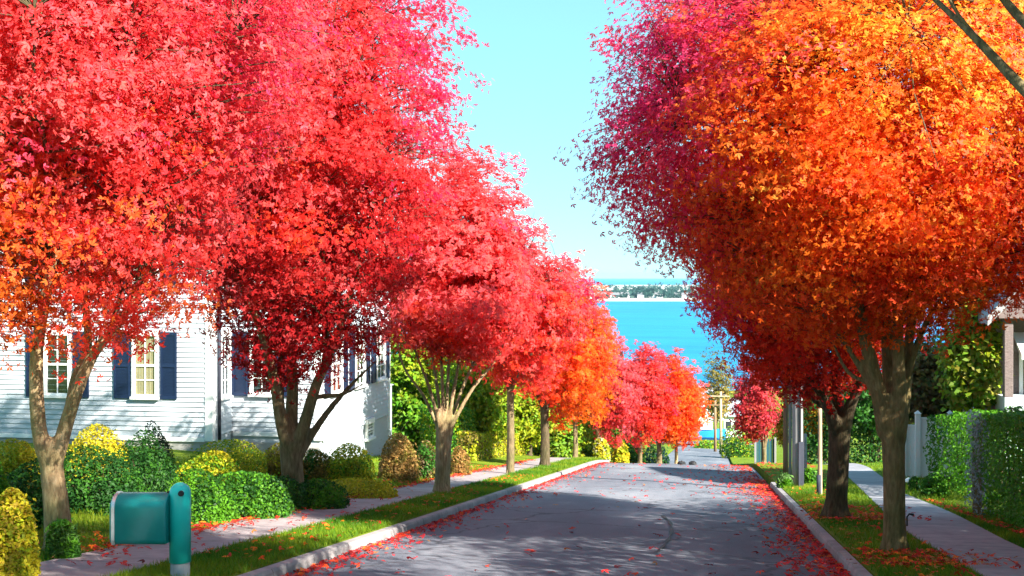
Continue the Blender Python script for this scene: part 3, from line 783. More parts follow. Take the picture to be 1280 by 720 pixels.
garden_tree('leafy_tree', 512, 38, 'tall bright green tree against the end wall of the white house', 513, 490, 32, 90, [G1, YG, G1], 201, ncl=620, rc=.32)
garden_tree('leafy_tree', 604, 40, 'yellow green rounded tree behind the pale vase maple', 600, 490, 42, 66, [YG, YG, G1], 202, ncl=620, rc=.34)
garden_tree('leafy_tree', 556, 44, 'shaded green tree between the two yellow green ones', 558, 480, 36, 75, [G1, YG], 203, ncl=520, rc=.36)
garden_tree('leafy_tree', 662, 46, 'lime green tree behind the thin straight maple trunk', 655, 505, 42, 58, [YG, G1, YG], 204, ncl=560, rc=.36)
garden_tree('leafy_tree', 708, 52, 'light green tree behind the orange maples near the crest', 704, 512, 36, 56, [G1, YG], 205, ncl=460, rc=.38)
garden_tree('leafy_tree', 775, 66, 'dark green tree low behind the pink maple', 772, 535, 34, 40, [G2, G1], 206, ncl=420, rc=.45, ls=.2)
garden_tree('leafy_tree', 895, 166, 'thin olive yellow tree in front of the bay', 897, 488, 19, 44, [OL, (.34, .24, .03), OL], 207, ncl=300, rc=.7, ls=.34, group='trees down the slope', sprays=.3)
garden_tree('leafy_tree', 462, 52, 'pale green tree behind the house roof', 455, 420, 60, 90, [G1, YG], 208, ncl=520, rc=.5, ls=.2)
garden_tree('leafy_tree', 1168, 34.5, 'brown green dark tree above the white fence', 1165, 480, 60, 52, [BR, DG, OL, BR], 211, ncl=620, rc=.38, group='trees behind the right fence')
garden_tree('leafy_tree', 1222, 28.6, 'yellow green tree beside the brown porch', 1218, 450, 34, 80, [YG, G1, OL], 212, ncl=560, rc=.38, group='trees behind the right fence')
garden_tree('leafy_tree', 1090, 50, 'very dark evergreen tree behind the right lawn', 1085, 500, 52, 58, [DG, G2], 213, ncl=620, rc=.4, ls=.17, group='trees behind the right fence')
garden_tree('leafy_tree', 1022, 58, 'dark shrubby tree behind the wooden signpost', 1022, 520, 36, 50, [DG, G2, DG], 214, ncl=480, rc=.4, ls=.18, group='trees behind the right fence')
garden_tree('leafy_tree', 1010, 50, 'small golden leaved tree between pole and signpost', 1012, 518, 17, 24, [(.62, .36, .02), (.55, .25, .02)], 215, ncl=110, rc=.28, ls=.15, group='trees behind the right fence', sprays=.3)
garden_tree('leafy_tree', 982, 60, 'small yellow tree glimpsed left of the utility pole', 976, 528, 13, 26, [(.55, .36, .02), (.4, .3, .03)], 216, ncl=110, rc=.3, ls=.17, group='trees behind the right fence')

def shrub(px, pyb, wpx, hpx, label, cols, seed, nleaf=2600, ls=.07, name='shrub', group='shrubs in the left front garden', Y=None, tpl=DIAM, shape='dome', dpth=None, cat='shrub', lump=.16, dy=0):
    """leafy mound: base centre at (px, pyb), wpx wide and hpx high in photo pixels"""
    global rng
    rng = np.random.default_rng(seed)
    b = G(px, pyb) if Y is None else atY(px, Y)
    b = b + np.array([0, dy, 0]); b[2] = float(zg(b[0], b[1]))
    dp = depth(b); rx = px2m(wpx, dp) / 2; h = px2m(hpx, dp); ry = dpth or rx
    if group == 'shrubs in the left front garden': ls *= .74; nleaf = int(nleaf * 1.75)
    root = empty(name, b, label, cat, group)
    n = nleaf
    d = unit(rng.normal(size=(n, 3))); d[:, 2] = np.abs(d[:, 2])
    if shape == 'box':
        d = d / np.maximum(np.abs(d).max(1, keepdims=True), 1e-6) * .93
        d[:, :2] = np.sign(d[:, :2]) * np.abs(d[:, :2])
    f = lobes(unit(d), seed, lump) * (1 - .55 * rng.random(n) ** 2.2)
    q = d * f[:, None]
    # skirt: fill the sides down to the ground
    low = rng.random(n) < .35
    q[low, 2] *= rng.random(low.sum())
    if shape == 'dome':
        rad = np.linalg.norm(q[:, :2], axis=1); q[low, :2] *= (1.0 / np.maximum(rad[low], .5) * (1 - .45 * rng.random(low.sum()) ** 2))[:, None] * .93
    P = b + q[:, 0:1] * rx * RIGHT + q[:, 1:2] * ry * FWD + np.array([0, 0, 1.]) * (q[:, 2:3] * h + .02)
    P[:, 2] = np.maximum(P[:, 2], zg(P[:, 0], P[:, 1]) + .01)
    clump = np.array([noise.noise(Vector(p * 3.2)) for p in P])
    ix = ((clump * 1.3 + .5 + .2 * rng.normal(size=n)).clip(0, .999) * len(cols)).astype(int)
    C = np.array(cols)[ix] * (1 + .2 * rng.normal(size=(n, 1)))
    Nn = unit(d) * .8 + np.array([0, 0, .35]) + .7 * rng.normal(size=(n, 3))
    leaf_mesh('foliage', P, Nn, ls * rng.uniform(.7, 1.35, n), C.clip(.003, .9), tpl, M['green_leaf'], root)
    st = MB()
    for k in range(9):
        a = k * .7 + seed; e = b + math.cos(a) * rx * .6 * RIGHT + math.sin(a) * ry * .6 * FWD + np.array([0, 0, h * rng.uniform(.5, .8)])
        bb_ = b + math.cos(a) * rx * .15 * RIGHT + math.sin(a) * ry * .15 * FWD + np.array([0, 0, -.05])
        st.tube([bb_, (bb_ + e) / 2 + np.array([0, 0, .1 * h]), e], [.018, .012, .005], n=4)
    st.build('stems', M['bark_dark'], root)
    return root

shrub(12, 728, 70, 110, 'bright yellow leaved shrub at the very left edge of the pavement', [YB, (.5, .34, .03), YG, YB], 301, 5200, .055, lump=.12)
shrub(-6, 668, 50, 84, 'fresh green shrub rising behind the yellow one at the left edge', [G1, YG, G1], 302, 3000, .055)
shrub(20, 612, 66, 60, 'yellow topped shrub below the siding left of the forked trunk', [YB, YB, YG], 303, 3600, .06)
shrub(38, 660, 90, 78, 'dark green shrub left of the forked trunk foot', [DG, G2, DG], 304, 4200, .06)
shrub(78, 702, 40, 44, 'tuft of long grass round the foot of the forked tree', [G2, G1, (.06, .15, .02)], 305, 2600, .09, name='grass_tuft', tpl=LANCE, cat='grass tuft')
shrub(121, 606, 80, 72, 'round golden yellow shrub under the shuttered window', [YB, (.46, .40, .02), YB], 306, 4600, .06, lump=.07)
shrub(118, 640, 108, 76, 'dark evergreen shrub in front of the golden round one', [DG, DG, G2], 307, 5200, .06)
shrub(182, 632, 84, 78, 'dark spiky evergreen shrub with upright shoots against the siding', [DG, G2, DG], 308, 4600, .075, tpl=LANCE, lump=.3)
shrub(196, 606, 40, 58, 'narrow dark evergreen with spire tips by the house wall', [DG, DG, (.02, .05, .03)], 309, 2200, .08, tpl=LANCE, lump=.35)
shrub(258, 622, 90, 56, 'lime green shrub right of the dark spiky evergreen', [YG, G1, YG, YB], 310, 4600, .06)
shrub(285, 598, 104, 46, 'long clipped yellow green shrub below the house corner', [YG, YB, G1, YG], 311, 5000, .06, lump=.08)
shrub(240, 652, 110, 58, 'low dark green mound above the pavement behind the mailbox', [G2, DG, G1], 312, 5200, .06)
shrub(310, 648, 110, 56, 'wide green mound left of the dark red maple', [G2, G1, DG], 313, 5200, .06)
shrub(345, 638, 80, 46, 'small green mound touching the dark red maple trunk', [DG, G2], 314, 3600, .06)
shrub(398, 636, 74, 34, 'flat dark green mound right of the dark red maple trunk', [DG, G2, G1], 315, 3200, .06)
shrub(352, 600, 60, 46, 'olive shrub behind the dark red maple trunk', [OL, YG, OL], 316, 2800, .07)
shrub(392, 604, 54, 44, 'olive brown shrub by the house corner', [OL, (.24, .19, .03), G2], 317, 2600, .07)
shrub(436, 608, 66, 52, 'round lime shrub in front of the sunlit end wall', [YG, YB, G1, YG], 318, 3800, .07, lump=.07)
shrub(497, 602, 52, 58, 'bushy tan brown shrub at the end of the sunlit wall', [TAN, (.42, .26, .08), TAN, OL], 319, 3400, .075)
shrub(450, 622, 100, 22, 'low yellow ground cover beside the pavement before the end wall', [YB, YG, YB], 320, 3400, .06)
shrub(533, 598, 34, 46, 'dark olive shrub left of the pale vase trunk', [OL, BR, G2], 321, 1800, .08)
shrub(574, 594, 28, 32, 'small tan shrub right of the pale vase trunk', [TAN, OL, TAN], 322, 1500, .08)
# clipped hedges running away on the left
def hedge(name, x0, x1, y0, y1, h, label, cols, seed, n, ls, group=None, cat='hedge', lump=.05, tpl=DIAM):
    """clipped hedge along world axes"""
    global rng
    rng = np.random.default_rng(seed)
    cx, cy = (x0 + x1) / 2, (y0 + y1) / 2
    root = empty(name, (cx, cy, float(zg(cx, cy))), label, cat, group)
    # points on five faces, by area, with depth into the hedge
    wx, wy = x1 - x0, y1 - y0
    ar = np.array([wy * h, wy * h, wx * h, wx * h, wx * wy]); pr = ar / ar.sum()
    fc = rng.choice(5, n, p=pr); a = rng.random(n); c = rng.random(n)
    P = np.zeros((n, 3)); Nn = np.zeros((n, 3))
    for k, (ax, sg) in enumerate([(0, -1), (0, 1), (1, -1), (1, 1), (2, 1)]):
        m = fc == k
        if ax == 0: P[m] = np.stack([np.full(m.sum(), x0 if sg < 0 else x1), y0 + a[m] * wy, c[m] * h], 1)
        elif ax == 1: P[m] = np.stack([x0 + a[m] * wx, np.full(m.sum(), y0 if sg < 0 else y1), c[m] * h], 1)
        else: P[m] = np.stack([x0 + a[m] * wx, y0 + c[m] * wy, np.full(m.sum(), h)], 1)
        nn = np.zeros(3); nn[ax] = sg; Nn[m] = nn
    P[:, 2] += zg(P[:, 0], P[:, 1])
    lum = np.array([noise.noise(Vector(p * 1.3)) + .5 * noise.noise(Vector(p * 3.7)) for p in P])
    P += Nn * (lum[:, None] * lump * 2.2 - (rng.random((n, 1)) ** 2.5) * .28)
    P[:, 2] = np.maximum(P[:, 2], zg(P[:, 0], P[:, 1]) + .01)
    ix = ((lum * .8 + .5 + .25 * rng.normal(size=n)).clip(0, .999) * len(cols)).astype(int)
    C = np.array(cols)[ix] * (1 + .2 * rng.normal(size=(n, 1)))
    leaf_mesh('foliage', P, Nn * .9 + np.array([0, 0, .3]) + .6 * rng.normal(size=(n, 3)), ls * rng.uniform(.7, 1.3, n), C.clip(.003, .9), tpl, M['green_leaf'], root)
    st = MB(); k = max(3, int(max(wx, wy) / .7))
    for i in range(k):
        f = (i + .5) / k
        x, y = (cx, y0 + f * wy) if wy > wx else (x0 + f * wx, cy)
        z = float(zg(x, y))
        for s in (-1, 0, 1):
            st.tube([(x, y, z - .05), (x + s * .12, y + s * .2, z + h * .45), (x + s * .2, y + s * .38, z + h * .85)], [.03, .02, .008], n=5)
    st.build('stems', M['bark_dark'], root)
    return root
hedge('hedge', -8.6, -7.7, 34.8, 44, 1.55, 'long bright green clipped hedge behind the left pavement past the house', [G1, YG, G1, (.05, .22, .02)], 331, 12000, .10, 'hedges beside the left pavement')
hedge('hedge', -7.7, -7.15, 36, 46, .85, 'lower yellow green hedge in front of the tall clipped one', [YG, YB, YG, OL], 332, 8000, .09, 'hedges beside the left pavement')
hedge('hedge', -8.4, -7.3, 46.5, 58, 1.3, 'farther yellow green hedge running to the road crest', [YG, G1, YB], 333, 8000, .12, 'hedges beside the left pavement')
garden_tree('leafy_tree', 722, 60, 'low lime green tree filling the gap under the orange maple', 722, 548, 36, 36, [YG, G1, YG], 217, ncl=420, rc=.42, ls=.18)
garden_tree('leafy_tree', 690, 50, 'dense green tree low behind the crooked maple trunk', 692, 545, 36, 34, [G1, YG], 218, ncl=420, rc=.40, ls=.17)
for i, (px, Y, w_, h_, lb, cl) in enumerate([(752, 50, 22, 26, 'pale flowering shrub under the pink maple', [YG, (.5, .5, .3), YB]), (775, 52, 24, 30, 'yellow green shrub between the crest maples', [YG, YB]),
                                             (792, 60, 30, 34, 'shaded green shrub under the coral maple', [G2, G1]), (820, 62, 34, 30, 'dark blue green shrub under the round orange maple', [DG, (.015, .05, .05)])]):
    shrub(px, 0, w_, h_, lb, cl, 340 + i, 1200, .14, group='shrubs at the road crest', Y=Y)
shrub(922, 571, 46, 42, 'round dark green bush at the right road edge past the crest', [G2, G1, DG, YG], 345, 3000, .2, group='shrubs down the slope', lump=.12, cat='bush')
shrub(887, 0, 40, 10, 'low bright green bush on the grass at the foot of the road', [YG, G1], 346, 900, .3, group='shrubs down the slope', Y=140)
# around the pole on the right
shrub(981, 610, 20, 18, 'leafy weed clump left of the utility pole foot', [G1, (.12, .24, .06)], 351, 700, .09, group='plants round the utility pole')
shrub(1012, 606, 18, 20, 'leafy weed clump right of the utility pole foot', [G1, G2, (.12, .26, .05)], 352, 700, .09, group='plants round the utility pole')
shrub(1034, 612, 16, 14, 'low weed clump beside the wooden signpost', [G1, G2], 353, 500, .08, group='plants round the utility pole')
shrub(1168, 622, 34, 30, 'sprawling green plant at the foot of the white fence', [G2, G1], 354, 1200, .08, group='plants by the right hedge')
shrub(1143, 614, 14, 18, 'small bluish plant at the fence foot by the pavement', [(.05, .13, .08), G2], 355, 600, .07, group='plants by the right hedge')
hedge('hedge', 4.22, 5.3, 8.5, 20.6, 1.62, 'thick clipped green hedge in shade along the right pavement', [G1, G1, (.12, .30, .03), (.08, .22, .05)], 361, 60000, .058, 'hedges on the right', lump=.05)
hedge('hedge', 5.0, 6.4, 23.5, 29.5, 1.6, 'second green hedge set back behind the near one', [G2, G1, G1], 362, 12000, .08, 'hedges on the right', lump=.07)
hedge('hedge', 3.5, 14, 49.5, 51, 2.6, 'dark tall hedge across the back of the right lawn', [DG, G2, DG], 363, 16000, .14, 'hedges on the right', lump=.1)
# pale variegated ivy hanging down the hedge end
rng = np.random.default_rng(370); n = 800
root = empty('ivy', (4.16, 20.2, float(zg(4.16, 20.2))), 'pale bluish ivy trailing down the far corner of the near hedge', 'ivy', 'plants by the right hedge')
P = np.stack([4.18 + rng.normal(0, .04, n), 20.2 + rng.normal(0, .34, n), zg(4.18, 20.2) + 1.68 * rng.random(n) ** .8], 1)
leaf_mesh('leaves', P, rng.normal(size=(n, 3)) * .5 + np.array([-1, -.5, .2]), .055 * rng.uniform(.6, 1.4, n), np.array([.24, .32, .36]) * rng.uniform(.5, 1.4, (n, 1)), DIAM, M['green_leaf'], root)
st = MB()
for k in range(6):
    y = 19.9 + k * .12; z = float(zg(4.2, y)); st.tube([(4.2, y, z), (4.19, y + .05, z + .8), (4.21, y - .04, z + 1.6)], [.012, .009, .005], n=5)
st.build('stems', M['bark'], root)

# ------------------------------------------------------------------ white house
HY, HX = 26.9, -11.7       # wing front, wing side
MY, MX = 28.1, -9.42       # main front, main street side
HZ = float(zg(-13, 27)) - .02
house = empty('house', (-14, 30, HZ), 'white clapboard house with navy shutters behind the left garden', 'house')
EAVE = HZ + 5.7
def siding(mb, ax, c, a0, a1, z0, z1, out, row=.118):
    """lap boards on a wall: ax 'y' = wall in plane y=c spanning x a0..a1; ax 'x' = plane x=c spanning y"""
    n = int((z1 - z0) / row)
    for i in range(n):
        za, zb = z0 + i * row, z0 + (i + 1) * row
        lip = c + out * .028
        if ax == 'y': v = [(a0, lip, za), (a1, lip, za), (a1, c, zb + .004), (a0, c, zb + .004), (a0, c, za + .004), (a1, c, za + .004)]
        else: v = [(lip, a0, za), (lip, a1, za), (c, a1, zb + .004), (c, a0, zb + .004), (c, a0, za + .004), (c, a1, za + .004)]
        mb.add(v, [(0, 1, 2, 3), (0, 4, 5, 1)])
core = MB()
core.box((-21, HY + .02, HZ - 1.2), (HX - .02, 35.2, EAVE)); core.box((HX - .0, MY + .02, HZ - 1.8), (MX - .02, 34.38, EAVE))
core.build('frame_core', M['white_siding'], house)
sd = MB()
siding(sd, 'y', HY, -21, HX - .14, HZ + .30, EAVE, -1)
siding(sd, 'y', MY, HX + .02, MX - .14, HZ + .30, EAVE, -1)
siding(sd, 'x', HX, HY + .14, MY - .01, HZ + .30, EAVE, 1)
siding(sd, 'x', MX, MY + .14, 34.26, HZ + .05, EAVE, 1)
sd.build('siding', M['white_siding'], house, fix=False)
tr = MB()
tr.box((HX - .16, HY - .035, HZ + .2), (HX + .035, HY + .14, EAVE)); tr.box((MX - .16, MY - .035, HZ + .1), (MX + .035, MY + .14, EAVE)); tr.box((MX - .16, 34.25, HZ - .4), (MX + .035, 34.42, EAVE))
tr.box((-21, HY - .05, HZ + .18), (HX - .165, HY - .002, HZ + .29)); tr.box((HX + .04, MY - .05, HZ + .18), (MX - .165, MY - .002, HZ + .29))
tr.box((-21.2, HY - .25, EAVE + .002), (HX + .2, HY + .1, EAVE + .22)); tr.box((MX - .1, MY - .3, EAVE + .002), (MX + .25, 34.6, EAVE + .22)); tr.box((HX + .21, MY - .3, EAVE + .002), (MX - .11, MY + .1, EAVE + .22))
tr.build('trim', M['white_trim'], house, bevel=.006)
fd = MB(); fd.box((-20.95, HY + .005, HZ - 1.2), (HX - .03, 35, HZ + .17)); fd.box((HX, MY + .005, HZ - 2), (MX - .03, 34.3, HZ + .03))
fd.build('foundation', M['found'], house)
rf = MB()
rf.prism([(-21.6, EAVE + .24), (HX + .5, EAVE + .24), ((-21.6 + HX) / 2, EAVE + 3.6)], 'y', HY - .3, 35.5)
rf.prism([(MY - .4, EAVE + .235), (34.8, EAVE + .235), ((MY + 34.8) / 2, EAVE + 2.6)], 'x', HX - 2, MX + .35)
roof = rf.build('roof', M['roof'], house)
ch = MB(); ch.box((-15.4, 31, EAVE + 1.5), (-14.6, 31.8, EAVE + 4.6)); ch.build('chimney', noisy('brick', (.22, .08, .05), (.36, .14, .09), scale=20, rough=.9), roof)
dp_ = MB(); dp_.tube([(HX + .09, HY + .24, HZ + .2), (HX + .09, HY + .24, EAVE)], .04, n=10); dp_.build('downpipe', M['wood_dark'], house, smooth=True)

def window(ax, c, a0, a1, z0, z1, out, shut, curtain=True, cols=2, rows=4):
    """sash window proud of the wall; a0..a1 along the wall"""
    def bx(mb, u0, u1, d0, d1, w0, w1):
        lo, hi = sorted((c + out * d0, c + out * d1))
        if ax == 'y': mb.box((u0, lo, w0), (u1, hi, w1))
        else: mb.box((lo, u0, w0), (hi, u1, w1))
    f = MB(); t = .075
    bx(f, a0 - t, a0, .0, .075, z0 - .05, z1 + .001); bx(f, a1, a1 + t, .0, .075, z0 - .05, z1 + .001)
    bx(f, a0 - t - .02, a1 + t + .02, .0, .09, z1 + .002, z1 + .14); bx(f, a0 - t - .03, a1 + t + .03, .0, .12, z0 - .115, z0 - .052)
    bx(f, a0, a1, .0, .07, z0 - .05, z0)
    fo = f.build('window', M['white_trim'], house, bevel=.004)
    m = MB(); zm = (z0 + z1) / 2
    bx(m, a0, a1, .03, .062, zm - .025, zm + .025)
    for k in range(1, cols):
        u = a0 + (a1 - a0) * k / cols
        bx(m, u - .011, u + .011, .035, .053, z0, zm - .026); bx(m, u - .011, u + .011, .035, .053, zm + .026, z1)
    for k in (1, 3):
        zz = z0 + (z1 - z0) * k / 4
        for q in range(cols):
            bx(m, a0 + (a1 - a0) * q / cols + .012, a0 + (a1 - a0) * (q + 1) / cols - .012, .036, .052, zz - .010, zz + .010)
    m.build('muntins', M['white_trim'], fo)
    g = MB(); bx(g, a0, a1, .0335, .0345, z0, z1); g.build('pane', M['glass'], fo)
    bk = MB()
    if curtain:
        n = 40; vs = []
        for i in range(n + 1):
            u = a0 + (a1 - a0) * i / n; dd = .029 + .003 * math.sin(i * 1.15) + .001 * math.sin(i * 2.7)
            if abs(i - n / 2) < 1.2: dd = .0245
            for z in (z0, z1): vs.append((u, c + out * dd, z) if ax == 'y' else (c + out * dd, u, z))
        bk.add(vs, [(2 * i, 2 * i + 1, 2 * i + 3, 2 * i + 2) for i in range(n)])
        bk.build('curtain', M['curtain'], fo, smooth=True, fix=False)
    else:
        bx(bk, a0, a1, .023, .027, z0, z1); bk.build('dark_interior', M['dark_room'], fo)
    if shut:
        sw = shut
        for s in (-1, 1):
            u0 = a0 - t - .06 - sw if s < 0 else a1 + t + .06
            sh = MB(); zb, zt = z0 - .10, z1 + .10; u1 = u0 + sw; r = .05
            bx(sh, u0, u0 + r, .024, .065, zb, zt); bx(sh, u1 - r, u1, .024, .065, zb, zt)
            for (w0, w1) in ((zb, zb + .09), (zm - .04, zm + .04), (zt - .08, zt)): bx(sh, u0 + r + .001, u1 - r - .001, .024, .063, w0, w1)
            k = 0; z = zb + .095
            while z < zt - .1:
                if not (zm - .065 < z < zm + .04): bx(sh, u0 + r + .001, u1 - r - .001, .030 + .0, .050, z, z + .026)
                z += .034
            bx(sh, u0 + r + .001, u1 - r - .001, .024, .034, zb + .09, zt - .08)
            sh.build('shutter', M['navy'], fo)
    return fo
def wx(px, Y): d = ray(px, HOR); return d[0] * Y / d[1]
def wz(px, py, Y): d = ray(px, py); return EYE + d[2] * Y / d[1]
for (p0, p1, cur) in ((170, 195, True), (60, 86, False)):
    a0, a1 = wx(p0, HY), wx(p1, HY); window('y', HY, a0, a1, wz(182, 493, HY), wz(182, 420, HY), -1, .41, curtain=cur)
    window('y', HY, a0, a1, wz(182, 493, HY) + 2.75, wz(182, 420, HY) + 2.75, -1, .41, curtain=True)
a0, a1 = wx(-70, HY), wx(-44, HY); window('y', HY, a0, a1, wz(182, 493, HY), wz(182, 420, HY), -1, .41, curtain=True)
a0, a1 = wx(317, MY), wx(339, MY); window('y', MY, a0, a1, wz(330, 490, MY), wz(330, 420, MY), -1, .40, curtain=False)
window('y', MY, a0, a1, wz(330, 490, MY) + 2.75, wz(330, 420, MY) + 2.75, -1, .40, curtain=False)
zs0, zs1 = wz(330, 490, MY), wz(330, 420, MY)
window('x', HX, HY + .45, HY + .9, zs0 - .02, zs1, 1, 0, curtain=False, cols=2)
for k in range(3):
    yc = MY + 1.15 + k * 2.05
    for dz in (0, 2.75): window('x', MX, yc - .38, yc + .38, zs0 - .05 + dz, zs1 - .05 + dz, 1, .40, curtain=False)
# cellar window and its well, low side porch at the back
window('x', MX, 32.0, 32.5, HZ - .32, HZ + .02, 1, 0, curtain=False, cols=2)
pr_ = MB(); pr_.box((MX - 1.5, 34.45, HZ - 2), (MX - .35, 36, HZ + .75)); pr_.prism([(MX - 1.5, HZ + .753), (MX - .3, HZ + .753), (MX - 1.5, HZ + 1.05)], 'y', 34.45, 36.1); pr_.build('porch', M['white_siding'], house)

# ------------------------------------------------------------------ brown house on the right
BY = 27.5
bx0 = wx(1256, BY); bz = float(zg(bx0, BY)); ev = wz(1240, 398, BY)
bh = empty('house', (bx0 + 3, BY + 3, bz), 'brown shingled house with grey blue gable roof behind the right hedge', 'house')
W = 6.0
mb = MB(); mb.box((bx0 + .02, BY + .9, bz - .6), (bx0 + W - .02, BY + 4.6, ev)); mb.build('wall', M['shingle'], bh)
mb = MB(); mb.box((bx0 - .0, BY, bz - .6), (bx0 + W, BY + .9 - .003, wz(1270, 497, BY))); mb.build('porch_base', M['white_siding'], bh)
for xx in (0, 1.45, 2.9, 4.4, W - .2):
    mb = MB(); mb.box((bx0 + xx, BY + .02, wz(1270, 497, BY) + .002), (bx0 + xx + .18, BY + .2, ev)); mb.build('porch_post', M['shingle'], bh, bevel=.01)
mb = MB(); mb.box((bx0 - .15, BY - .1, ev + .002), (bx0 + W + .15, BY + .3, ev + .22)); mb.build('porch_beam', M['shingle'], bh, bevel=.01)
mb = MB(); apx, apz = bx0 + W / 2, ev + .22 + W / 2 * 1.1
mb.prism([(bx0, ev + .223), (bx0 + W, ev + .223), (apx, apz - .05)], 'y', BY + .1, BY + 4.6); mb.build('gable', M['shingle'], bh)
mb = MB(); o = .42; t = .2
for s in (-1, 1):
    e = (apx + s * (W / 2 + o), ev + .22 - o * 1.1 + .12)
    mb.prism([(apx + s * .001, apz), (e[0], e[1]), (e[0], e[1] + t), (apx + s * .001, apz + t)], 'y', BY - .35, BY + 4.9)
mb.build('roof', M['blue_roof'], bh)
mb = MB()
for s in (-1, 1):
    e = (apx + s * (W / 2 + o + .02), ev + .22 - o * 1.1 + .09)
    mb.prism([(apx + s * .002, apz - .02), (e[0], e[1]), (e[0], e[1] + t + .02), (apx + s * .002, apz + t + .0)], 'y', BY - .40, BY - .353)
mb.build('rake_board', M['stone'], bh)
# porch window with white canopy
wf = MB(); u0 = bx0 + .5
wf.box((u0, BY + .84, bz + 1.3), (u0 + .08, BY + .898, bz + 2.9)); wf.box((u0 + .9, BY + .84, bz + 1.3), (u0 + .98, BY + .898, bz + 2.9)); wf.box((u0 + .081, BY + .84, bz + 2.82), (u0 + .899, BY + .898, bz + 2.9)); wf.box((u0 + .081, BY + .84, bz + 1.3), (u0 + .899, BY + .898, bz + 1.38)); wf.box((u0 + .46, BY + .845, bz + 1.381), (u0 + .51, BY + .895, bz + 2.819))
wo_ = wf.build('window', M['white_trim'], bh)
g = MB(); g.box((u0 + .082, BY + .885, bz + 1.385), (u0 + .455, BY + .893, bz + 2.815)); g.box((u0 + .515, BY + .885, bz + 1.385), (u0 + .895, BY + .893, bz + 2.815)); g.build('pane', M['glass'], wo_)
aw = MB(); za = wz(1270, 432, BY); aw.prism([(BY + .0, za - .30), (BY + .0, za - .18), (BY + .88, za + .25), (BY + .88, za + .22)], 'x', bx0 + .35, bx0 + 1.6); aw.build('awning', M['white_trim'], bh)

# ------------------------------------------------------------------ white fence
fy = 33.0
fe = empty('fence', (wx(1150, fy), fy, float(zg(wx(1150, fy), fy))), 'solid white panel fence with posts beyond the right hedge', 'fence')
def fpanel(px0, px1, pyt, Y, nm):
    x0, x1 = wx(px0, Y), wx(px1, Y); zt = wz((px0 + px1) / 2, pyt, Y); z0 = float(zg(x0, Y))
    mb = MB(); n = max(2, int((x1 - x0) / .15)); 
    for i in range(n):
        a = x0 + (x1 - x0) * i / n; b_ = x0 + (x1 - x0) * (i + 1) / n - .004
        mb.box((a, Y, z0 + .06), (b_, Y + .03, zt - .06))
    mb.build(nm, M['vinyl'], fe, bevel=.003)
    mb = MB(); mb.box((x0, Y - .02, zt - .058), (x1, Y + .05, zt)); mb.box((x0, Y - .02, z0 - .02), (x1, Y + .05, z0 + .058)); mb.build('rail', M['vinyl'], fe, bevel=.004)
fpanel(1131, 1146, 531, fy, 'panel'); fpanel(1149, 1186, 522, fy, 'panel'); fpanel(1189, 1228, 524, fy, 'panel')
for px, py in ((1129.6, 527), (1147.3, 517), (1187.5, 517), (1229.5, 519)):
    x = wx(px, fy); z0 = float(zg(x, fy)); zt = wz(px, py, fy)
    mb = MB(); mb.box((x - .065, fy - .055, z0 - .2), (x + .065, fy + .075, zt)); po = mb.build('post', M['vinyl'], fe, bevel=.006)
    mb = MB(); mb.add([(x - .085, fy - .075, zt + .002), (x + .085, fy - .075, zt + .002), (x + .085, fy + .095, zt + .002), (x - .085, fy + .095, zt + .002), (x, fy + .01, zt + .09)], [(3, 2, 1, 0), (0, 1, 4), (1, 2, 4), (2, 3, 4), (3, 0, 4)]); mb.build('post_cap', M['vinyl'], po)

# low white lamp by the pavement (small white-topped fitting)
p = G(1136, 611); lr = empty('garden_lamp', p, 'tiny white topped garden lamp at the right pavement edge by the fence', 'garden lamp')
mb = MB(); mb.tube([p - np.array([0, 0, .05]), p + np.array([0, 0, .16])], .022, n=10); mb.build('stake', M['black'], lr, smooth=True)
mb = MB(); mb.tube([p + np.array([0, 0, .161]), p + np.array([0, 0, .20]), p + np.array([0, 0, .25])], [.10, .095, .03], n=16); mb.build('cap', M['white_trim'], lr)
# short black tap-like stake beside the near right trunk
p = G(1132, 660) + np.array([.02, .0, 0]); lr = empty('garden_stake', p, 'short black hooked stake at the pavement edge beside the orange maple trunk', 'stake')
mb = MB(); mb.tube([p - np.array([0, 0, .05]), p + np.array([0, 0, .16]), p + np.array([.03, 0, .2]), p + np.array([.09, 0, .19])], [.012, .011, .014, .02], n=8); mb.build('rod', M['black'], lr, smooth=True)

# ------------------------------------------------------------------ poles on the right
def pole(name, px, pyb, wpx, top, label, mat, group=None, lean=0, n=16):
    p = G(px, pyb); dp = depth(p); r = px2m(wpx, dp) / 2
    o = empty(name, p, label, 'pole' if 'pole' in name else 'post', group)
    mb = MB(); k = 10
    mb.tube([p + np.array([lean * i / k, 0, -.2 + (top + .2) * i / k]) for i in range(k + 1)], np.linspace(r, r * .78, k + 1), n=n)
    mb.build('shaft', M[mat], o, smooth=True)
    return o, p, r
o, p, r = pole('utility_pole', 997, 608, 14, 8.6, 'thick grey utility pole with a dark strip low on its right side at the right kerb', 'wood_grey')
mb = MB(); mb.prism([(p[0] + .01, p[1] - r - .075), (p[0] + .13, p[1] - r - .045), (p[0] + .13, p[1] - r + .06), (p[0] + .01, p[1] - r + .015)], 'z', p[2] - .1, p[2] + 1.05); mb.build('dark_strip', M['wood_dark'], o, bevel=.006)  # dark strip up the lower right of the shaft
mb = MB(); mb.tube([(p[0] + .05, p[1] - r - .02, p[2] + 1.0), (p[0] + .05, p[1] - r * .9 - .02, p[2] + 7.6)], .018, n=8); mb.build('cable', M['black'], o)
mb = MB(); mb.box((p[0] - 1.1, p[1] - .26, p[2] + 7.9), (p[0] + 1.1, p[1] - .15, p[2] + 8.02)); mb.build('cross_arm', M['wood_grey'], o)
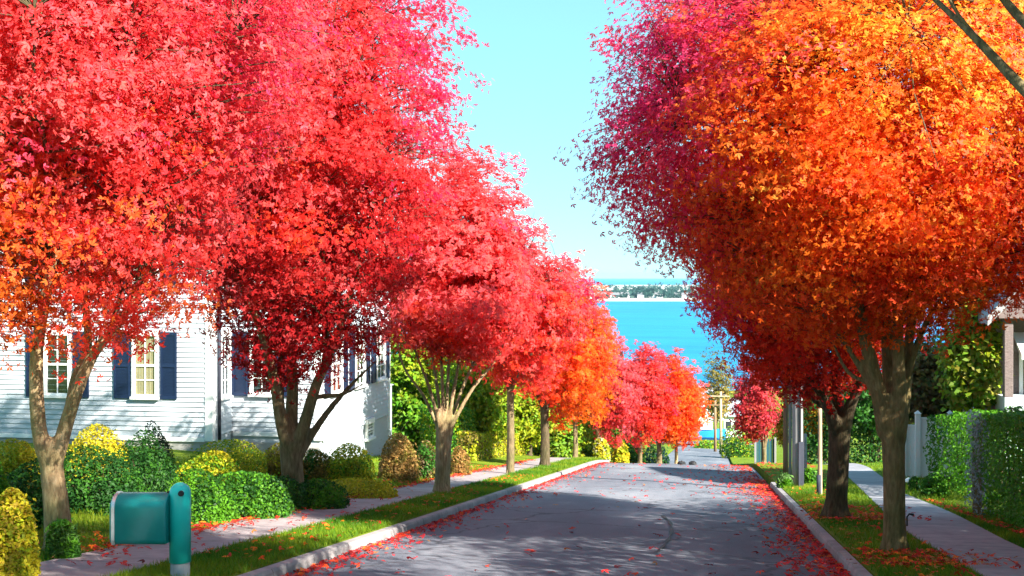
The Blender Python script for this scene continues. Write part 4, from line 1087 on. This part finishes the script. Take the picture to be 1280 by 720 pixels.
for s in (-1, -.6, .6, 1):
    mb = MB(); q = np.array([p[0] + s, p[1] - .205, p[2] + 8.021]); mb.tube([q, q + np.array([0, 0, .06]), q + np.array([0, 0, .14])], [.03, .045, .03], n=10); mb.build('insulator', M['stone'], o)
pole('utility_pole', 982, 592, 6.5, 7.6, 'slim brown wooden pole just left of the grey utility pole', 'wood_brown')
pole('utility_pole', 987.6, 598, 4, 6.5, 'thin light grey pole squeezed between the brown and the thick pole', 'wood_grey')
pole('marker_post', 1006.5, 592, 5, 1.15, 'short grey marker post right of the utility pole', 'stone')
o, p, r = pole('sign_post', 1025, 619, 6, 1.78, 'thin tan wooden signpost with a dark foot in the right verge', 'wood_tan')
mb = MB(); mb.tube([p + np.array([-.02, -.01, -.1]), p + np.array([-.02, -.01, .42])], r * 1.06, n=12); mb.build('dark_foot', M['wood_dark'], o, smooth=True)

# dark teal boards standing in for shaded trunks under the egg shaped tree
ty = 48.5; x0, x1 = wx(944, ty), wx(969, ty); z0 = float(zg(x0, ty))
tf = empty('fence', ((x0 + x1) / 2, ty, z0), 'dark teal boards with pale posts standing in for shaded trunks under the egg shaped tree', 'fence')
mb = MB(); n = 7
for i in range(n): mb.box((x0 + (x1 - x0) * i / n, ty, z0 + .05), (x0 + (x1 - x0) * (i + 1) / n - .012, ty + .03, z0 + .98))
mb.build('boards', M['teal_board'], tf)
for f in (0, .5, 1):
    x = x0 + (x1 - x0) * f; mb = MB(); mb.box((x - .04, ty - .085, z0 - .1), (x + .04, ty - .004, z0 + 1.05)); mb.build('post', M['wood_grey'], tf, bevel=.008)

# two dark bundles lying on the road at the crest
for px, py, lb in ((852, 581, 'small dark bundle lying on the road at the crest, left one of two'), (866, 582, 'small dark bundle lying on the road at the crest, right one of two')):
    d = ray(px, 581); Yb = 44.5; p = np.array([d[0] * Yb / d[1], Yb, float(prof(Yb)) + .04])
    bm = bmesh.new(); bmesh.ops.create_icosphere(bm, subdivisions=3, radius=1)
    for v in bm.verts:
        k = 1 + .28 * noise.noise(v.co * 2.2 + Vector((px, 0, 0)))
        v.co = Vector((v.co.x * .15 * k, v.co.y * .12 * k, max(-.02, v.co.z * .10 * k + .05)))
    me = bpy.data.meshes.new('bundle'); bm.to_mesh(me); bm.free(); me.materials.append(M['black'])
    ob = bpy.data.objects.new('bundle', me); col.objects.link(ob); ob.location = p
    setp(ob, lb, 'bundle')

# ------------------------------------------------------------------ mailbox
mp_ = np.array([-4.53, 9.75, 0]); mp_[2] = float(zg(mp_[0], mp_[1])); dm = depth(mp_)
dm_px = 640 + F * ((mp_[0] * CT + mp_[1] * ST) / dm)
def mz(py): return EYE - (py - HOR) / F * dm
mbx = empty('mailbox', mp_, 'teal mailbox on a round post in the left verge', 'mailbox')
pr = px2m(26.5, dm) / 2
c0 = mp_.copy(); zt = mz(603)
sl_ = MB(); z0 = mz(702)
prf = [(z0, pr), (zt - pr * 1.1, pr), (zt - pr * .75, pr * .97), (zt - pr * .45, pr * .84), (zt - pr * .2, pr * .6), (zt - pr * .05, pr * .32), (zt, .002)]
sl_.tube([(c0[0], c0[1], z) for z, _ in prf], [r for _, r in prf], n=36)
slv = sl_.build('post_sleeve', M['teal_bright'], mbx, smooth=True)
ps = MB(); ps.tube([(c0[0], c0[1], mp_[2] - .3), (c0[0], c0[1], z0 + .02)], pr * .9, n=28); ps.build('post', M['wood_grey'], mbx, smooth=True)
# body: long axis along camera right, door end to the left
zb, zu = mz(677), mz(615.5); L0 = px2m(228.5 - 151, dm); L1 = px2m(228.5 - 214, dm)
hw = (zu - zb) * .36
sec = []
for i in range(25):
    a = math.pi * i / 24
    sec.append((math.cos(a) * hw, zu - hw * .75 + math.sin(a) * hw * .75))
cr_ = .05
sec = sec + [(-hw, zb + cr_), (-hw + .012, zb + .012), (-hw + cr_, zb), (hw - cr_, zb), (hw - .012, zb + .012), (hw, zb + cr_)]
def lathe_body(stations):
    """stations: (distance left of the post, scale)"""
    mb = MB(); k = len(sec); zc = (zb + zu) / 2; vs = []
    for (dist, s) in stations:
        for (a, z) in sec:
            vs.append(np.array([c0[0], c0[1], 0]) - RIGHT * dist + FWD * a * s + np.array([0, 0, zc + (z - zc) * s]))
    fs = [(i * k + j, i * k + (j + 1) % k, (i + 1) * k + (j + 1) % k, (i + 1) * k + j) for i in range(len(stations) - 1) for j in range(k)]
    fs += [tuple(range(k)), tuple((len(stations) - 1) * k + j for j in range(k))]
    mb.add(vs, fs); return mb
bd = lathe_body([(L1 - .02, .97), (L1, 1), (L0 - .02, 1)]).build('body', M['teal'], mbx, smooth=False)
for pl in bd.data.polygons: pl.use_smooth = len(pl.vertices) == 4
lathe_body([(L0 - .019, 1.0), (L0 - .018, 1.035), (L0 + .008, 1.035), (L0 + .012, 1.01)]).build('door_rim', M['metal'], mbx)
dr = lathe_body([(L0 + .0121, .97), (L0 + .022, .96), (L0 + .028, .9)]).build('door', M['teal'], mbx)
hd = MB(); q = np.array([c0[0], c0[1], zu - .09]) - RIGHT * (L0 + .028)
hd.tube([q - FWD * .03, q - FWD * .03 - RIGHT * .03, q + FWD * .03 - RIGHT * .03, q + FWD * .03], .006, n=8); hd.build('handle', M['metal'], dr)
bt = MB(); q = np.array([c0[0], c0[1], mz(614.5)]) - FWD * pr * .98 + RIGHT * pr * .36
bt.tube([q, q - FWD * .022], [.026, .022], n=16); bt.build('bolt', M['black'], mbx)
for zz in (mz(618), mz(674)):
    bt = MB(); q = np.array([c0[0], c0[1], zz]); bt.tube([q - RIGHT * (pr * .9), q - RIGHT * (L1 + .01)], .03, n=10); bt.build('bracket', M['black'], mbx)

# ------------------------------------------------------------------ foot of the hill: grass strip, houses, poles, boat
def far_house(px, pyb_Y, wpx, wallh, roofh, label, wall, roof, dpt=7):
    b = atY(px, pyb_Y); dp = depth(b); w2 = px2m(wpx, dp) / 2
    h = empty('cottage', b, label, 'cottage')
    mb = MB(); mb.box((b[0] - w2, b[1], b[2] - 1), (b[0] + w2, b[1] + dpt, b[2] + wallh)); mb.build('wall', wall, h)
    mb = MB(); mb.prism([(b[1] - .4, b[2] + wallh + .003), (b[1] + dpt + .4, b[2] + wallh + .003), (b[1] + dpt / 2, b[2] + wallh + roofh)], 'x', b[0] - w2 - .4, b[0] + w2 + .4); mb.build('roof', roof, h)
    for k in (-.5, .4):
        mb = MB(); x = b[0] + k * w2; mb.box((x - .5, b[1] - .05, b[2] + wallh * .4), (x + .5, b[1] - .003, b[2] + wallh * .8)); wn = mb.build('window', M['white_trim'], h)
        mb = MB(); mb.box((x - .4, b[1] - .06, b[2] + wallh * .43), (x + .4, b[1] - .052, b[2] + wallh * .77)); mb.build('pane', M['dark_room'], wn)
    return h
far_house(888, 205, 34, 3.2, 2.4, 'white cottage with grey blue roof down by the water', M['white_wall'], M['blue_roof'])
far_house(866, 180, 18, 2.6, 1.8, 'smaller white cottage left of the one by the water', M['white_wall'], M['roof'])
far_house(916, 170, 22, 3.0, 2.2, 'white cottage half hidden behind the round dark green bush', M['white_wall'], M['blue_roof'])
for px, Y, h, lb, mt in ((901, 120, 6.2, 'tan wooden pole at the foot of the hill', 'wood_tan'), (894, 128, 5.4, 'dark weathered pole at the foot of the hill', 'wood_brown')):
    b = atY(px, Y); o = empty('utility_pole', b, lb, 'pole', 'poles at the foot of the hill')
    mb = MB(); mb.tube([b - np.array([0, 0, .3]), b + np.array([0, 0, h])], [.17, .12], n=10); mb.build('shaft', M[mt], o, smooth=True)
    mb = MB(); mb.box((b[0] - .9, b[1] - .28, b[2] + h - .5), (b[0] + .9, b[1] - .18, b[2] + h - .38)); mb.build('cross_arm', M[mt], o)
# blue boat laid up on the shore grass
b = atY(884, 160); bt = empty('boat', b, 'blue boat laid up on the grass above the shore', 'boat')
mb = MB(); vs = []; st_ = 9
for i in range(st_):
    f = i / (st_ - 1); wdt = .95 * (1 - max(0, (f - .45) / .55) ** 2.2) + .03; sh = 1.35 + .35 * f * f
    for (a, z) in ((-1, sh), (-.85, .6), (-.3, .2), (.3, .2), (.85, .6), (1, sh)): vs.append((b[0] - 2.4 + 4.8 * f, b[1] + a * wdt, b[2] + .3 + z))
fs = [(i * 6 + j, i * 6 + j + 1, (i + 1) * 6 + j + 1, (i + 1) * 6 + j) for i in range(st_ - 1) for j in range(5)] + [tuple(range(6)), tuple((st_ - 1) * 6 + j for j in range(6))] + [(i * 6 + 5, i * 6, (i + 1) * 6, (i + 1) * 6 + 5) for i in range(st_ - 1)]
mb.add(vs, fs); mb.build('hull', M['boat_blue'], bt)
mb = MB(); mb.box((b[0] - .9, b[1] - .55, b[2] + 1.85), (b[0] + .7, b[1] + .55, b[2] + 2.7)); mb.build('cabin', M['white_trim'], bt, bevel=.08)
for s in (-1.2, 1.2):
    mb = MB(); mb.box((b[0] + s - .1, b[1] - .7, b[2] - .1), (b[0] + s + .1, b[1] + .7, b[2] + .5)); mb.build('cradle', M['wood_brown'], bt)

# ------------------------------------------------------------------ the air
hz = MB(); hz.box((-9100, -120, -32), (9100, 14200, 26)); ho = hz.build('haze', bpy.data.materials.new('haze_air'))
hm = ho.data.materials[0]; hm.use_nodes = True; hn = hm.node_tree; hn.nodes.clear()
hout = hn.nodes.new('ShaderNodeOutputMaterial'); hv = hn.nodes.new('ShaderNodeVolumePrincipled')
hv.inputs['Color'].default_value = (.40, .78, 1, 1); hv.inputs['Density'].default_value = .00006
hn.links.new(hv.outputs[0], hout.inputs['Volume'])
setp(ho, 'thin pale blue sea air over the bay', 'haze', kind='stuff')

# ------------------------------------------------------------------ grass blades and fallen leaves
rng = np.random.default_rng(500)
def blades(n, xa, xb, y0, y1, h, cols):
    y = y0 + (y1 - y0) * rng.random(n) ** 1.35; x = xa + (xb - xa) * rng.random(n)
    return x, y
def grass_obj(name, label, areas, per):
    Ps, Cs, Ss = [], [], []
    for (xa, xb, y0, y1, n, h, dark) in areas:
        x, y = blades(n, xa, xb, y0, y1, h, None)
        keep = ~((x > swl(y) - .02) & (x < swr(y) + .02)) & ~((x > -6.14) & (x < -5.08))
        x, y = x[keep], y[keep]
        z = zg(x, y)
        nz = np.array([noise.noise(Vector((a * .7, c_ * .7, 0))) for a, c_ in zip(x, y)])
        t = (nz * .9 + .45 + .22 * rng.normal(size=len(x))).clip(0, 1)[:, None]
        Cs.append(np.array([.05, .17, .007]) * (1 - t) + np.array([.24, .31, .012]) * t)
        Ps.append(np.stack([x, y, z - .004], 1)); Ss.append(h * rng.uniform(.5, 1.4, len(x)))
    P = np.concatenate(Ps); S = np.concatenate(Ss); C = np.concatenate(Cs)
    n = len(P); a = rng.random(n) * 6.283
    Nn = np.stack([np.cos(a) * .35, np.sin(a) * .35, np.ones(n)], 1)
    o = leaf_mesh(name, P, Nn, S, C.clip(.004, .6), BLADE, M['green_leaf'])
    return setp(o, label, 'grass', kind='stuff')
grass_obj('grass', 'short green grass of the left verge and garden lawn', [(-5.1, -4.22, 8, 30, 46000, .06, 0), (-5.1, -4.22, 30, 48, 9000, .08, 0), (-11, -6.12, 8, 34, 44000, .08, 0)], 0)
grass_obj('grass', 'short green grass of the right verge and lawn by the hedge', [(1.58, 3.9, 11, 30, 42000, .06, 0), (3.5, 4.4, 12, 24, 12000, .07, 0), (3.9, 9, 24, 44, 16000, .09, 0)], 0)

rng = np.random.default_rng(600)
def fallen(areas):
    Ps, Cs, Ss = [], [], []
    pal = np.array([RED, ORED, DARK, (.5, .02, .03), ORG, (.45, .2, .05)])
    for (fx, y0, y1, n, prw, sz) in areas:
        y = y0 + (y1 - y0) * rng.random(n) ** 1.2
        x = fx(n, y)
        onroad = (x > XL) & (x < XR)
        z = np.where(onroad, prof(y) + .03 + .022 * np.clip(np.minimum(x - XL, XR - x) / 1.2, 0, 1), zg(x, y) + .03) + .012
        z = z + .01 * rng.random(n)
        Ps.append(np.stack([x, y, z], 1)); Ss.append(sz * rng.uniform(.6, 1.3, n))
        Cs.append(pal[rng.choice(len(pal), n, p=prw)] * rng.uniform(.6, 1.15, (n, 1)))
    P = np.concatenate(Ps); S = np.concatenate(Ss); C = np.concatenate(Cs)
    Nn = np.stack([.3 * rng.normal(size=len(P)), .3 * rng.normal(size=len(P)), np.ones(len(P))], 1)
    o = leaf_mesh('fallen_leaves', P, Nn, S, C.clip(.003, .9), STAR, M['ground_leaf'])
    setp(o, 'red and orange fallen leaves along the kerbs and on the verges', 'fallen leaves', kind='stuff')
pr_red = [.38, .18, .16, .2, .05, .03]; pr_mix = [.25, .25, .1, .1, .2, .1]
edge = lambda x0, s, sc: (lambda n, y: x0 + s * np.abs(rng.exponential(sc, n)))
uni = lambda a, b: (lambda n, y: a + (b - a) * rng.random(n))
fallen([(edge(XR - .03, -1, .24), 10, 34, 2300, pr_red, .065), (edge(XL + .02, 1, .16), 10, 46, 2000, pr_red, .06), (uni(XL, XR), 10, 44, 260, pr_red, .08),
        (edge(XR - .1, -1, .6), 26, 46, 700, pr_red, .08), (uni(1.5, 3.4), 30, 46, 350, pr_red, .08),
        (uni(-5.05, -4.25), 11, 30, 300, pr_mix, .06), (edge(-6.07, 1, .10), 11, 40, 900, pr_mix, .07), (edge(-6.12, -1, .25), 11, 34, 800, pr_mix, .06), (uni(-6.1, -5.1), 10, 20, 130, pr_red, .07),
        (lambda n, y: 2.15 + .45 * rng.normal(size=n), 12.6, 14.2, 420, pr_mix, .06), (uni(1.6, 2.5), 11, 28, 240, pr_mix, .06), (edge(3.98, 1, .10), 14, 24, 350, pr_red, .06),
        (lambda n, y: 2.1 + .5 * rng.normal(size=n), 18.5, 21.5, 400, pr_mix, .07)])
